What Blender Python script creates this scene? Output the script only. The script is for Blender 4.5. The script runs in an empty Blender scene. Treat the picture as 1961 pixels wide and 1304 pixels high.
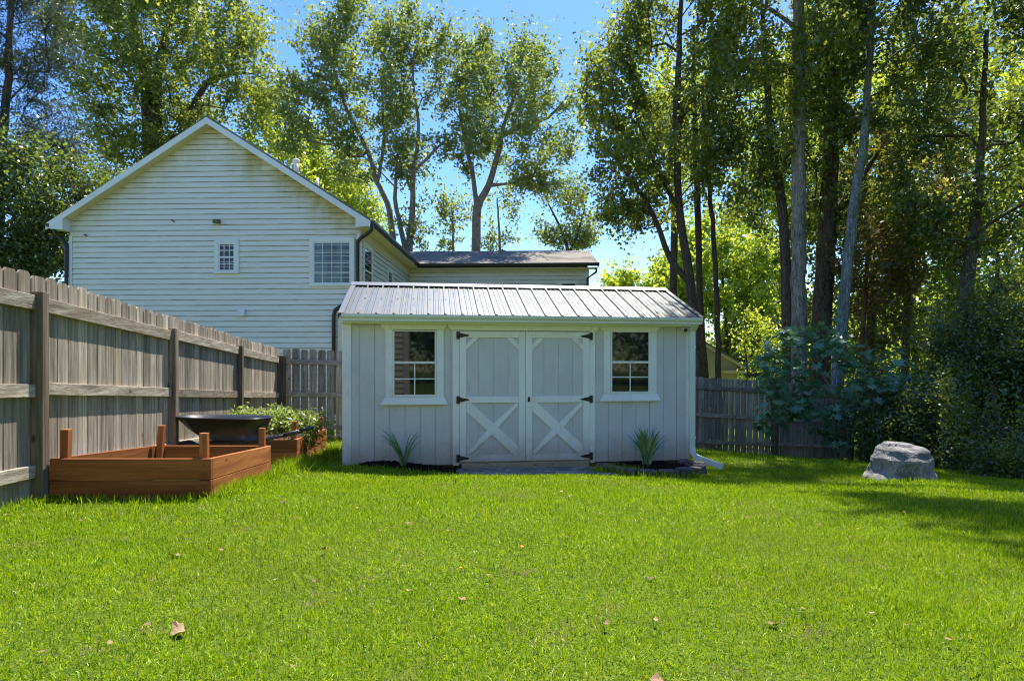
import bpy, math, random
import numpy as np
from math import radians as R, sin, cos, pi
rng = np.random.default_rng(7); random.seed(7)
scene = bpy.context.scene
col = scene.collection
# ------------------------------------------------------------------ camera
CZ = 1.27
cam_d = bpy.data.cameras.new('camera'); cam = bpy.data.objects.new('camera', cam_d); col.objects.link(cam)
cam.location = (0, 0, CZ); cam.rotation_euler = (R(90), 0, 0)
cam_d.lens = 36*1174/1961; cam_d.sensor_width = 36; cam_d.shift_y = 58/1961
cam_d.clip_start = .05; cam_d.clip_end = 2000
scene.camera = cam
# ------------------------------------------------------------------ world, sun
SUN_EL, SUN_AZ = 66.0, 21.0          # azimuth from +Y towards +X
w = bpy.data.worlds.new('World'); scene.world = w; w.use_nodes = True
nt = w.node_tree; bg = nt.nodes['Background']
sky = nt.nodes.new('ShaderNodeTexSky'); sky.sky_type = 'NISHITA'; sky.sun_disc = False
sky.sun_elevation = R(SUN_EL); sky.sun_rotation = R(SUN_AZ)
sky.air_density = 1.0; sky.dust_density = .4; sky.ozone_density = 1.8
hsv = nt.nodes.new('ShaderNodeHueSaturation'); hsv.inputs['Hue'].default_value = .512; hsv.inputs['Saturation'].default_value = 1.34
nt.links.new(sky.outputs[0], hsv.inputs['Color']); nt.links.new(hsv.outputs[0], bg.inputs[0]); bg.inputs[1].default_value = .13
sd = bpy.data.lights.new('sun', 'SUN'); sun = bpy.data.objects.new('sun', sd); col.objects.link(sun)
sd.energy = 4.8; sd.angle = R(.53); sd.color = (1, .95, .86)
sun.rotation_euler = (R(90-SUN_EL), 0, R(180-SUN_AZ)); sun.location = (10, 20, 40)
vs = scene.view_settings; vs.view_transform = 'Standard'; vs.look = 'None'; vs.gamma = 1
scene.view_settings.exposure = 1.2
cy = scene.cycles; cy.max_bounces = 7; cy.diffuse_bounces = 4; cy.glossy_bounces = 3; cy.transmission_bounces = 4; cy.transparent_max_bounces = 6
cy.filter_width = 1.1; cy.caustics_reflective = False; cy.caustics_refractive = False
# ------------------------------------------------------------------ helpers
def P(px, py, Z):                       # where the thing seen at that point of the photo stands, at depth Z
    return ((px-980.5)/1174*Z, Z, CZ+(710-py)/1174*Z)
def gz(x, y):                           # ground height
    x = np.asarray(x, float); y = np.asarray(y, float)
    b = np.interp(y, [-40,0,2,5,6.6,8.2,10,12,15,30,200], [1.2,.42,.36,.22,.105,.0,-.05,-.1,-.15,-.35,-1.5])
    xr = np.minimum(np.where(x > 1.6, x-1.0, np.maximum(0, (x-.4))**2/2.4*1.0*.5*2.0), 13)
    q = np.interp(y, [0,5,9,11,12,14.5,30,60], [.005,.02,.05,.062,.075,.14,.14,.02])
    sm = lambda t: np.clip(t, 0, 1)**2*(3-2*np.clip(t, 0, 1))
    hollow = sm((x+2.0)/.9)*sm((5.2-x)/1.5)*sm((y-6.6)/1.1)*sm((11-y)/1.5)
    return b-xr*q-.085*hollow
def tag(o, label=None, cat=None, group=None, kind=None):
    if label: o['label'] = label
    if cat: o['category'] = cat
    if group: o['group'] = group
    if kind: o['kind'] = kind
    return o
def empty(name, loc, rz=0, label=None, cat=None, group=None, parent=None):
    o = bpy.data.objects.new(name, None); col.objects.link(o); o.location = loc; o.rotation_euler = (0, 0, rz)
    o.empty_display_size = .2
    tag(o, label, cat, group)
    if parent: o.parent = parent
    return o
def mk(name, V, F, mats, parent=None, attr=None, smooth=False, fmat=None, off=None):
    V = np.asarray(V, np.float32).reshape(-1, 3)
    if off is not None: V = V-np.asarray(off, np.float32)
    me = bpy.data.meshes.new(name)
    if isinstance(F, np.ndarray):
        n, k = F.shape
        me.vertices.add(len(V)); me.vertices.foreach_set('co', V.ravel())
        me.loops.add(n*k); me.loops.foreach_set('vertex_index', F.astype(np.int32).ravel())
        me.polygons.add(n); me.polygons.foreach_set('loop_start', np.arange(0, n*k, k, dtype=np.int32))
        me.polygons.foreach_set('loop_total', np.full(n, k, np.int32))
        me.update(calc_edges=True)
    else:
        me.from_pydata([tuple(map(float, v)) for v in V], [], [tuple(map(int, f)) for f in F]); me.update()
    for m in (mats if isinstance(mats, (list, tuple)) else [mats]): me.materials.append(m)
    if fmat is not None: me.polygons.foreach_set('material_index', np.asarray(fmat, np.int32))
    if attr is not None:
        a = me.attributes.new('rnd', 'FLOAT', 'FACE'); a.data.foreach_set('value', np.asarray(attr, np.float32))
    if smooth: me.polygons.foreach_set('use_smooth', np.ones(len(me.polygons), bool))
    o = bpy.data.objects.new(name, me); col.objects.link(o)
    if parent: o.parent = parent
    return o
class MB:
    def __init__(s): s.v = []; s.f = []; s.r = []; s.m = []; s.st = []
    def add(s, vs, fs, r=None, m=0):
        b = len(s.v); s.st.append((b, len(s.f))); s.v += [tuple(v) for v in vs]
        r = random.random() if r is None else r
        for f in fs: s.f.append([i+b for i in f]); s.r.append(r); s.m.append(m)
        return s
    def box(s, x0, x1, y0, y1, z0, z1, r=None, m=0):
        return s.add([(x0,y0,z0),(x1,y0,z0),(x1,y1,z0),(x0,y1,z0),(x0,y0,z1),(x1,y0,z1),(x1,y1,z1),(x0,y1,z1)],
                     [(0,3,2,1),(4,5,6,7),(0,1,5,4),(1,2,6,5),(2,3,7,6),(3,0,4,7)], r, m)
    def prism(s, bot, top, r=None, m=0):          # two rings of the same length
        n = len(bot)
        return s.add(list(bot)+list(top), [tuple(range(n))[::-1], tuple(range(n, 2*n))]+[(i, (i+1) % n, n+(i+1) % n, n+i) for i in range(n)], r, m)
    def plate(s, pts, y0, y1, r=None, m=0):       # outline in x,z extruded in y
        return s.prism([(x, y0, z) for x, z in pts], [(x, y1, z) for x, z in pts], r, m)
    def obox(s, a, b, w, h, up=(0,0,1), r=None, m=0):   # bar from a to b, w sideways, h along up
        a = np.array(a, float); b = np.array(b, float); d = b-a; d /= np.linalg.norm(d)
        sd_ = np.cross(d, up); sd_ /= np.linalg.norm(sd_); u = np.cross(sd_, d)
        q = [a+sx*sd_*w/2+sz*u*h/2 for sx, sz in ((-1,-1),(1,-1),(1,1),(-1,1))]
        return s.prism(q, [p+(b-a) for p in q], r, m)
    def tube(s, pts, rad, n=8, r=None, m=0, caps=True):
        pts = [np.array(p, float) for p in pts]
        if not hasattr(rad, '__len__'): rad = [rad]*len(pts)
        V = []; ref = None
        for i, p in enumerate(pts):
            d = pts[min(i+1, len(pts)-1)]-pts[max(i-1, 0)]; d = d/np.linalg.norm(d)
            if ref is None: ref = np.array((1,0,0)) if abs(d[0]) < .8 else np.array((0,1,0))
            a = np.cross(d, ref); a /= np.linalg.norm(a); b = np.cross(d, a); ref = np.cross(a, d)
            V += [p+rad[i]*(cos(2*pi*k/n)*a+sin(2*pi*k/n)*b) for k in range(n)]
        F = [(i*n+k, i*n+(k+1) % n, (i+1)*n+(k+1) % n, (i+1)*n+k) for i in range(len(pts)-1) for k in range(n)]
        if caps: F += [tuple(range(n))[::-1], tuple(range((len(pts)-1)*n, len(pts)*n))]
        return s.add(V, F, r, m)
    def build(s, name, mats, parent=None, smooth=False, bevel=0, split=None, **k):
        if split:                                   # one object for each piece ('add') or for each side ('x')
            ends = s.st[1:]+[(len(s.v), len(s.f))]; mx = (min(v[0] for v in s.v)+max(v[0] for v in s.v))/2; gs = {}
            for i, ((v0, f0), (v1, f1)) in enumerate(zip(s.st, ends)):
                key = i if split == 'add' else sum(v[0] for v in s.v[v0:v1])/(v1-v0) > mx
                q = gs.setdefault(key, MB()); q.add(s.v[v0:v1], [[j-v0 for j in f] for f in s.f[f0:f1]], s.r[f0], s.m[f0])
            for q in gs.values(): o = q.build(name, mats, parent, smooth, bevel, **k)
            return o
        o = mk(name, s.v, s.f, mats, parent, attr=s.r, smooth=smooth, fmat=s.m, **k)
        if bevel:
            b = o.modifiers.new('bevel', 'BEVEL'); b.width = bevel; b.segments = 1; b.limit_method = 'ANGLE'
        return o
# ------------------------------------------------------------------ materials
def mat(name, build):
    m = bpy.data.materials.new(name); m.use_nodes = True; t = m.node_tree; t.nodes.clear()
    out = t.nodes.new('ShaderNodeOutputMaterial')
    class G: pass
    g = G()
    def N(ty, **k):
        n = t.nodes.new('ShaderNode'+ty)
        for a, v in k.items():
            if a.startswith('i_'):
                key = a[2:]; key = int(key) if key.isdigit() else key.replace('_', ' ')
                if isinstance(v, bpy.types.NodeSocket): t.links.new(v, n.inputs[key])
                else: n.inputs[key].default_value = v
            else: setattr(n, a, v)
        return n
    g.N = N; g.t = t
    g.obj = lambda: N('TexCoord').outputs['Object']
    def mp(vec, scale, loc=(0,0,0)):
        return N('Mapping', i_Vector=vec, i_Scale=scale, i_Location=loc).outputs[0]
    g.map = mp
    g.noise = lambda vec, sc=5, det=4, rough=.55, dist=0: N('TexNoise', i_Vector=vec, i_Scale=sc, i_Detail=det, i_Roughness=rough, i_Distortion=dist).outputs['Fac']
    def ramp(f, stops):
        n = N('ValToRGB', i_0=f); e = n.color_ramp.elements
        while len(e) < len(stops): e.new(.5)
        for i, (p, c) in enumerate(stops): e[i].position = p; e[i].color = (*c, 1) if len(c) == 3 else c
        return n.outputs[0]
    g.ramp = ramp
    g.bw = lambda f, a, b: N('MapRange', i_0=f, i_1=a, i_2=b, interpolation_type='SMOOTHSTEP').outputs[0]
    def mix(f, a, b, bt='MIX'):
        n = N('Mix', data_type='RGBA', blend_type=bt)
        for k, v in ((0, f), (6, a), (7, b)):
            if isinstance(v, bpy.types.NodeSocket): t.links.new(v, n.inputs[k])
            else: n.inputs[k].default_value = v if k == 0 else ((*v, 1) if len(v) == 3 else v)
        return n.outputs[2]
    g.mix = mix
    def math_(op, a, b=0.0, c=0.0):
        n = N('Math', operation=op)
        for k, v in enumerate((a, b, c)):
            if isinstance(v, bpy.types.NodeSocket): t.links.new(v, n.inputs[k])
            else: n.inputs[k].default_value = v
        return n.outputs[0]
    g.math = math_
    g.bump = lambda h, s=.3, d=.01: N('Bump', i_Height=h, i_Strength=s, i_Distance=d).outputs[0]
    g.rnd = lambda: N('Attribute', attribute_name='rnd').outputs['Fac']
    g.rndvec = lambda vec, k=37.0: N('VectorMath', operation='ADD', i_0=vec, i_1=N('CombineXYZ', i_0=math_('MULTIPLY', g.rnd(), k), i_1=math_('MULTIPLY', g.rnd(), k*1.7), i_2=math_('MULTIPLY', g.rnd(), k*.6)).outputs[0]).outputs[0]
    def pbr(colr, rough=.8, nrm=None, spec=.3, metal=0.0):
        n = N('BsdfPrincipled', i_Roughness=rough, i_Metallic=metal); n.inputs['Specular IOR Level'].default_value = spec
        if isinstance(colr, bpy.types.NodeSocket): t.links.new(colr, n.inputs['Base Color'])
        else: n.inputs['Base Color'].default_value = (*colr, 1)
        if nrm: t.links.new(nrm, n.inputs['Normal'])
        return n.outputs[0]
    g.pbr = pbr
    t.links.new(build(g), out.inputs[0])
    return m
def paint(name, c, dirt=(.3,.26,.18), amount=.35, rough=.55, grain=(8,8,1.5)):
    def b(g):
        o = g.rndvec(g.obj(), 5)
        n1 = g.noise(g.map(o, grain), 3, 6, .6); n2 = g.noise(o, 1.3, 3, .5); n3 = g.noise(g.map(o, (60,60,9)), 2, 3)
        c1 = g.mix(g.bw(n2, .35, .7), c, tuple(v*.93 for v in c))
        c2 = g.mix(g.math('MULTIPLY', g.bw(n1, .56, .78), amount), c1, dirt)
        return g.pbr(c2, rough, g.bump(n3, .25, .003), .35)
    return mat(name, b)
def wood(name, cs, axis='z', rough=.85, knots=True, fine=1.0, bumpd=.004):
    sc = {'z': (1,1,.05), 'x': (.05,1,1), 'y': (1,.05,1)}[axis]; ks = {'z': (1,1,.45), 'x': (.45,1,1), 'y': (1,.45,1)}[axis]
    def b(g):
        o = g.rndvec(g.obj()); s = g.map(o, sc)
        n1 = g.noise(s, 26*fine, 8, .68, .4); n2 = g.noise(s, 120*fine, 3, .6); n3 = g.noise(o, 2.2, 3)
        k = g.N('TexVoronoi', i_Vector=g.map(o, ks), i_Scale=5.5).outputs['Distance']
        cc = g.ramp(n1, [(.28, cs[0]), (.48, cs[1]), (.66, cs[2])])
        cc = g.mix(g.math('MULTIPLY', g.bw(n2, .5, .75), .45), cc, cs[0])
        cc = g.mix(g.math('MULTIPLY', g.bw(n3, .45, .7), .4), cc, cs[3])
        v = g.math('MULTIPLY_ADD', g.rnd(), .62, .62)
        cc = g.mix(1.0, cc, g.N('CombineColor', i_0=v, i_1=v, i_2=v).outputs[0], 'MULTIPLY')
        if knots: cc = g.mix(g.math('MULTIPLY', g.math('SUBTRACT', 1.0, g.bw(k, .03, .12)), .75), cc, tuple(v*.35 for v in cs[0]))
        return g.pbr(cc, rough, g.bump(g.math('ADD', n1, n2), .6, bumpd), .2)
    return mat(name, b)
grey_w = [(.11,.088,.066), (.34,.29,.225), (.56,.5,.41), (.31,.225,.14)]
M = {}
for a in 'xyz': M['fence_'+a] = wood('weathered_wood_'+a, grey_w, a)
brown_w = [(.07,.05,.034), (.18,.14,.1), (.28,.225,.17), (.16,.105,.065)]
M['post'] = wood('post_wood', brown_w, 'z')
cedar = [(.19,.06,.02), (.36,.12,.038), (.48,.185,.06), (.23,.08,.03)]
for a in 'xyz': M['cedar_'+a] = wood('stained_cedar_'+a, cedar, a, .6, True, .55, .001)
def shedpaint(name, c):
    def b(g):
        o = g.rndvec(g.obj(), 5); z = g.N('SeparateXYZ', i_0=g.obj()).outputs[2]
        n1 = g.noise(g.map(o, (9,9,1.2)), 3, 6, .65); n2 = g.noise(o, 1.6, 4, .55); n3 = g.noise(g.map(o, (90,90,9)), 2, 4, .65)
        c1 = g.mix(g.bw(n2, .35, .7), c, tuple(v*.9 for v in c)); c1 = g.mix(g.math('MULTIPLY', g.bw(n1, .55, .8), .35), c1, (.36,.33,.27))
        spl = g.math('MULTIPLY', g.math('SUBTRACT', 1.0, g.bw(g.math('MULTIPLY_ADD', g.noise(o, 7, 5, .7), -.5, z), -.3, .22)), .75)
        c1 = g.mix(spl, c1, (.42,.33,.22))
        return g.pbr(c1, .6, g.bump(n3, .4, .003), .3)
    return mat(name, b)
M['shed_wall'] = shedpaint('shed_wall_paint', (.61,.645,.65))
M['shed_trim'] = shedpaint('shed_trim_paint', (.84,.875,.845))
M['threshold'] = wood('threshold_wood', [(.4,.32,.18), (.56,.46,.28), (.66,.56,.37), (.42,.31,.18)], 'x')
M['white_vinyl'] = paint('window_vinyl', (.78,.8,.78), amount=.1)
M['gutter'] = paint('gutter_enamel', (.66,.74,.69), amount=.2, rough=.35)
M['black_metal'] = mat('black_metal', lambda g: g.pbr(g.mix(g.noise(g.obj(), 20), (.012,.012,.013), (.03,.028,.026)), .45, None, .5))
M['dark_gap'] = mat('dark_closure', lambda g: g.pbr(g.mix(g.noise(g.obj(), 60), (.008,.008,.008), (.03,.03,.03)), .9))
def glass_b(g):
    n = g.noise(g.obj(), 3.0, 3); s = g.N('BsdfPrincipled', i_Roughness=.03); s.inputs['Specular IOR Level'].default_value = .5
    g.t.links.new(g.mix(g.bw(n, .45, .7), (.008,.012,.012), (.025,.032,.03)), s.inputs['Base Color'])
    g.t.links.new(g.bump(g.noise(g.obj(), 1.2, 1), .05, .02), s.inputs['Normal'])
    return s.outputs[0]
M['glass'] = mat('window_glass', glass_b)
def blind_b(g):
    x = g.N('TexNoise', i_Vector=g.map(g.obj(), (1,1,.2)), i_Scale=3.0).outputs['Fac']
    return g.pbr(g.mix(g.bw(x, .4, .65), (.03,.055,.05), (.09,.14,.13)), .08, None, .6)
M['glass_curtain'] = mat('curtained_glass', blind_b)
def metal_b(g):
    o = g.obj(); n = g.noise(g.map(o, (1,.2,1)), 9, 6, .6); n2 = g.noise(o, 40, 3)
    return g.pbr(g.mix(g.bw(n, .4, .65), (.275,.278,.268), (.19,.186,.172)), g.math('MULTIPLY_ADD', n, .25, .2), g.bump(n2, .1, .002), .5, .85)
M['roof_metal'] = mat('galvalume', metal_b)
def siding_b(g):
    o = g.obj(); sx = g.N('SeparateXYZ', i_0=o); x, z = sx.outputs[0], sx.outputs[2]
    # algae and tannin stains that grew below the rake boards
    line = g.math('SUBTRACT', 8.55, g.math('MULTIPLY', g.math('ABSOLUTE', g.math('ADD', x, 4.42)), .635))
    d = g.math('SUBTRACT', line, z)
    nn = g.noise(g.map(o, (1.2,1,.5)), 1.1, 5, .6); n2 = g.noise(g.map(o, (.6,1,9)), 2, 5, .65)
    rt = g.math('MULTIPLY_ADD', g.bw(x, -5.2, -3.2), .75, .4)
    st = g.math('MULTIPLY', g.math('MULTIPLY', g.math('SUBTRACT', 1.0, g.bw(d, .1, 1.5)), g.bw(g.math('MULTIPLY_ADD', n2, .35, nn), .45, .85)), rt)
    base = g.mix(g.bw(n2, .35, .7), (.79,.755,.675), (.72,.685,.6))
    base = g.mix(g.math('MULTIPLY', g.bw(g.noise(g.map(o, (.5,1,1)), .9, 4), .5, .75), .3), base, (.58,.58,.4))
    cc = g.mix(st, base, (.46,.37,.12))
    return g.pbr(cc, .6, g.bump(g.noise(g.map(o, (2,2,40)), 3, 3), .15, .003), .25)
M['siding'] = mat('painted_siding', siding_b)
def lapdirt_shade_b(g):  # dirt plus lap shadow, both painted dark on the course undersides
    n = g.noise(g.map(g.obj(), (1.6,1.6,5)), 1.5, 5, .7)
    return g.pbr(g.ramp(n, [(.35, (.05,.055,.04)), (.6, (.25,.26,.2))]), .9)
M['lap'] = mat('siding_lap_edge', lapdirt_shade_b)
def drip_b(g):  # shadow line under each lap painted in along with dirt
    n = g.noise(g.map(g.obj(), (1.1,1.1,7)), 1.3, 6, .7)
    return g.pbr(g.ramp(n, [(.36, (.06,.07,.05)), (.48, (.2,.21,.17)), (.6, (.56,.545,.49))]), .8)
M['drip'] = mat('dirt_shadow_drip_edge', drip_b)
M['warm_siding'] = paint('warm_siding_paint', (.7,.67,.6), (.4,.33,.2), .3)
M['house_trim'] = paint('house_trim_paint', (.76,.75,.7), (.42,.36,.18), .45)
M['soffit'] = paint('soffit_paint', (.72,.62,.42), (.45,.35,.16), .4)
def shingle_b(g):
    o = g.obj(); br = g.N('TexBrick', i_Vector=o, i_Scale=1.0); br.inputs['Brick Width'].default_value = .33; br.inputs['Row Height'].default_value = .14
    br.inputs['Mortar Size'].default_value = .006; br.inputs['Color1'].default_value = (.25,.225,.19,1); br.inputs['Color2'].default_value = (.17,.155,.135,1); br.inputs['Mortar'].default_value = (.07,.065,.06,1)
    n = g.noise(o, 60, 3); n2 = g.noise(o, .8, 4)
    return g.pbr(g.mix(g.bw(n2, .4, .7), g.mix(g.math('MULTIPLY', n, .6), br.outputs[0], (.33,.3,.26)), (.14,.13,.115)), .95, g.bump(n, .5, .01), .1)
M['shingle'] = mat('asphalt_shingle', shingle_b)
def bark(name, a, b_, c, ratio=.12):
    def f(g):
        o = g.rndvec(g.obj(), 9); s = g.map(o, (1,1,ratio))
        n = g.noise(s, 16, 7, .65, .5); v = g.N('TexVoronoi', i_Vector=g.map(o, (1,1,ratio*1.3)), i_Scale=24.0, feature='DISTANCE_TO_EDGE').outputs['Distance']
        cc = g.ramp(n, [(.3, a), (.5, b_), (.7, c)]); cc = g.mix(g.math('MULTIPLY', g.math('SUBTRACT', 1.0, g.bw(v, 0, .12)), .7), cc, tuple(x*.4 for x in a))
        cc = g.mix(g.bw(g.noise(o, .9, 3), .5, .75), cc, (.1,.11,.075))
        return g.pbr(cc, .95, g.bump(g.math('ADD', n, v), 1.0, .03), .1)
    return mat(name, f)
M['bark_grey'] = bark('grey_bark', (.13,.105,.085), (.31,.265,.22), (.48,.43,.37))
M['bark_brown'] = bark('brown_bark', (.05,.037,.028), (.13,.095,.07), (.21,.165,.13))
M['bark_pale'] = bark('pale_bark', (.16,.12,.085), (.34,.265,.2), (.46,.39,.31), .3)
M['bark_blue'] = bark('lichen_bark', (.1,.11,.105), (.22,.25,.24), (.36,.4,.39))
M['bark_red'] = bark('reddish_bark', (.09,.04,.022), (.24,.11,.06), (.32,.17,.1))
def leafmat(name, cs, tr, trans=.5, gloss=.05, sc=.6):
    def f(g):
        r = g.rnd(); n = g.noise(g.obj(), sc, 2)
        cc = g.ramp(g.math('MULTIPLY_ADD', r, .6, g.math('MULTIPLY', n, .4)), [(.15, cs[0]), (.5, cs[1]), (.85, cs[2])])
        d = g.N('BsdfDiffuse', i_Color=cc); t2 = g.N('BsdfTranslucent', i_Color=g.mix(r, tr[0], tr[1]))
        m1 = g.N('MixShader', i_0=trans, i_1=d.outputs[0], i_2=t2.outputs[0])
        gl = g.N('BsdfGlossy', i_Color=(.9,.95,1,1), i_Roughness=.38)
        return g.N('MixShader', i_0=gloss, i_1=m1.outputs[0], i_2=gl.outputs[0]).outputs[0]
    return mat(name, f)
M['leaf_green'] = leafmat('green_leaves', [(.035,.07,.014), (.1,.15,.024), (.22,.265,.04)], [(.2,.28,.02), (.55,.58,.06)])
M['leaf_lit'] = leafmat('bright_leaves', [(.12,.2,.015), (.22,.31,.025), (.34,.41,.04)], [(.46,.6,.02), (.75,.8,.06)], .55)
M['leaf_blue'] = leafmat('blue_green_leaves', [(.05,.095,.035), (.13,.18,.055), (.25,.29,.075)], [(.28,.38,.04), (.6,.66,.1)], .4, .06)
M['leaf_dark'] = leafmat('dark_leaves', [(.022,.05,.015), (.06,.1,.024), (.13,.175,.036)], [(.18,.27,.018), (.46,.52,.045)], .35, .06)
M['leaf_russet'] = leafmat('russet_leaves', [(.04,.07,.018), (.09,.09,.025), (.16,.09,.03)], [(.2,.24,.02), (.38,.22,.03)], .4, .05)
M['leaf_pine'] = leafmat('pine_needles', [(.02,.04,.02), (.04,.065,.03), (.07,.095,.045)], [(.12,.16,.05), (.2,.24,.08)], .25, .06)
M['leaf_fig'] = leafmat('fig_leaves', [(.05,.14,.07), (.09,.22,.11), (.17,.32,.16)], [(.18,.36,.1), (.3,.48,.14)], .3, .07)
M['leaf_yellow'] = leafmat('yellow_green_leaves', [(.13,.2,.03), (.2,.28,.05), (.3,.36,.09)], [(.3,.42,.04), (.45,.55,.1)], .45)
M['leaf_iris'] = leafmat('iris_blades', [(.06,.15,.06), (.1,.23,.08), (.16,.3,.1)], [(.14,.3,.06), (.22,.42,.08)], .3, .1)
# ------------------------------------------------------------------ frames of the big things
SA = R(7.5); SO = (-2.255, 8.23)                                  # shed: local x along the front, y to the back
def shed_w(u, v): return (SO[0]+u*cos(SA)-v*sin(SA), SO[1]+u*sin(SA)+v*cos(SA))
FD = np.array((-.1175, .9931)); F0 = np.array((-3.72, 4.83))      # left fence: second post and heading
def fence_x(y): return F0[0]+(y-F0[1])*FD[0]/FD[1]
CORNER = F0+FD*7.32
BD = np.array((1, .272)); BD /= np.linalg.norm(BD)
# ------------------------------------------------------------------ ground and lawn
def soil_b(g):
    o = g.obj(); n = g.noise(o, 2.2, 6, .6); n2 = g.noise(o, 45, 4, .6)
    c1 = g.ramp(n2, [(.3, (.025,.04,.006)), (.5, (.075,.12,.01)), (.7, (.15,.17,.025))])
    c2 = g.mix(g.bw(n, .55, .72), c1, (.11,.085,.045))
    return g.pbr(c2, .95, g.bump(n2, .8, .03), .1)
M['soil'] = mat('lawn_soil', soil_b)
xs = np.concatenate([-np.geomspace(400, 9, 16), np.arange(-8, 14.01, .25), np.geomspace(15, 400, 16)])
ys = np.concatenate([-np.geomspace(60, 3, 8), np.arange(-2, 20.01, .25), np.geomspace(21, 600, 20)])
X, Y = np.meshgrid(xs, ys); Z = gz(X, Y)
bump = .012*np.sin(X*1.7+1)*np.sin(Y*2.1)+.008*np.sin(X*4.1+Y*3.3)
Z = Z+bump*(np.abs(X) < 14)
V = np.stack([X, Y, Z], -1).reshape(-1, 3); nx, ny = len(xs), len(ys)
I = np.arange(nx*ny).reshape(ny, nx)
F = np.stack([I[:-1, :-1], I[:-1, 1:], I[1:, 1:], I[1:, :-1]], -1).reshape(-1, 4)
tag(mk('ground', V, F, M['soil'], smooth=True), kind='structure')
def gzb(x, y): return gz(x, y)+.012*np.sin(x*1.7+1)*np.sin(y*2.1)+.008*np.sin(x*4.1+y*3.3)
# raised bed outlines (world) used as grass exclusions
BA = np.array((-3.67, 4.86)); BU = np.array((.9931, .1175)); BV = FD
def poly_in(px, py, poly):
    r = np.zeros(len(px), bool); n = len(poly)
    for i in range(n):
        x1, y1 = poly[i]; x2, y2 = poly[(i+1) % n]
        c = ((y1 > py) != (y2 > py)) & (px < (x2-x1)*(py-y1)/(y2-y1+1e-12)+x1); r ^= c
    return r
bed1 = [BA, BA+BU*1.22, BA+BU*1.22+BV*1.8, BA+BV*1.8]
B2A = np.array((-4.12, 8.2)); bed2 = [B2A, B2A+BU*1.22, B2A+BU*1.22+BV*2.2, B2A+BV*2.2]
shed_poly = [shed_w(-.05, -.02), shed_w(4.95, -.02), shed_w(4.9, 2.45), shed_w(-.05, 2.45)]
mulch_poly = [shed_w(.15, .02), shed_w(1.5, .02), shed_w(1.5, -.32), shed_w(.9, -.4), shed_w(.3, -.25)]
path_poly = [shed_w(1.45, .02), shed_w(3.5, .02), shed_w(3.5, -.86), shed_w(1.5, -.9)]
plc = shed_w(4.15, -.35)
excl = [bed1, bed2, shed_poly, mulch_poly, path_poly]
BO = (5.13, 8.08)
def blades(n, x, y, h, wd, lean=.5, rz=None):
    a = rng.uniform(0, 2*pi, n) if rz is None else rz; tl = np.abs(rng.normal(0, lean, n)).clip(0, 1.3); td = rng.uniform(0, 2*pi, n)
    z = gzb(x, y)-.004; b = np.stack([x, y, z], -1)
    sx = np.stack([np.cos(a), np.sin(a), 0*a], -1)*wd[:, None]/2
    dr = np.stack([np.cos(td)*np.sin(tl), np.sin(td)*np.sin(tl), np.cos(tl)], -1)
    dr2 = np.stack([np.cos(td)*np.sin(tl*1.6), np.sin(td)*np.sin(tl*1.6), np.cos(tl*1.6).clip(-.2, 1)], -1)
    m = b+dr*h[:, None]*.55; t = m+dr2*h[:, None]*.45
    V = np.stack([b-sx, b+sx, m+sx*.8, m-sx*.8, t], 1).reshape(-1, 3)
    i = np.arange(n)[:, None]*5
    T = np.concatenate([i+[0,1,2], i+[0,2,3], i+[3,2,4]], 1).reshape(-1, 3)
    return V, T
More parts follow.
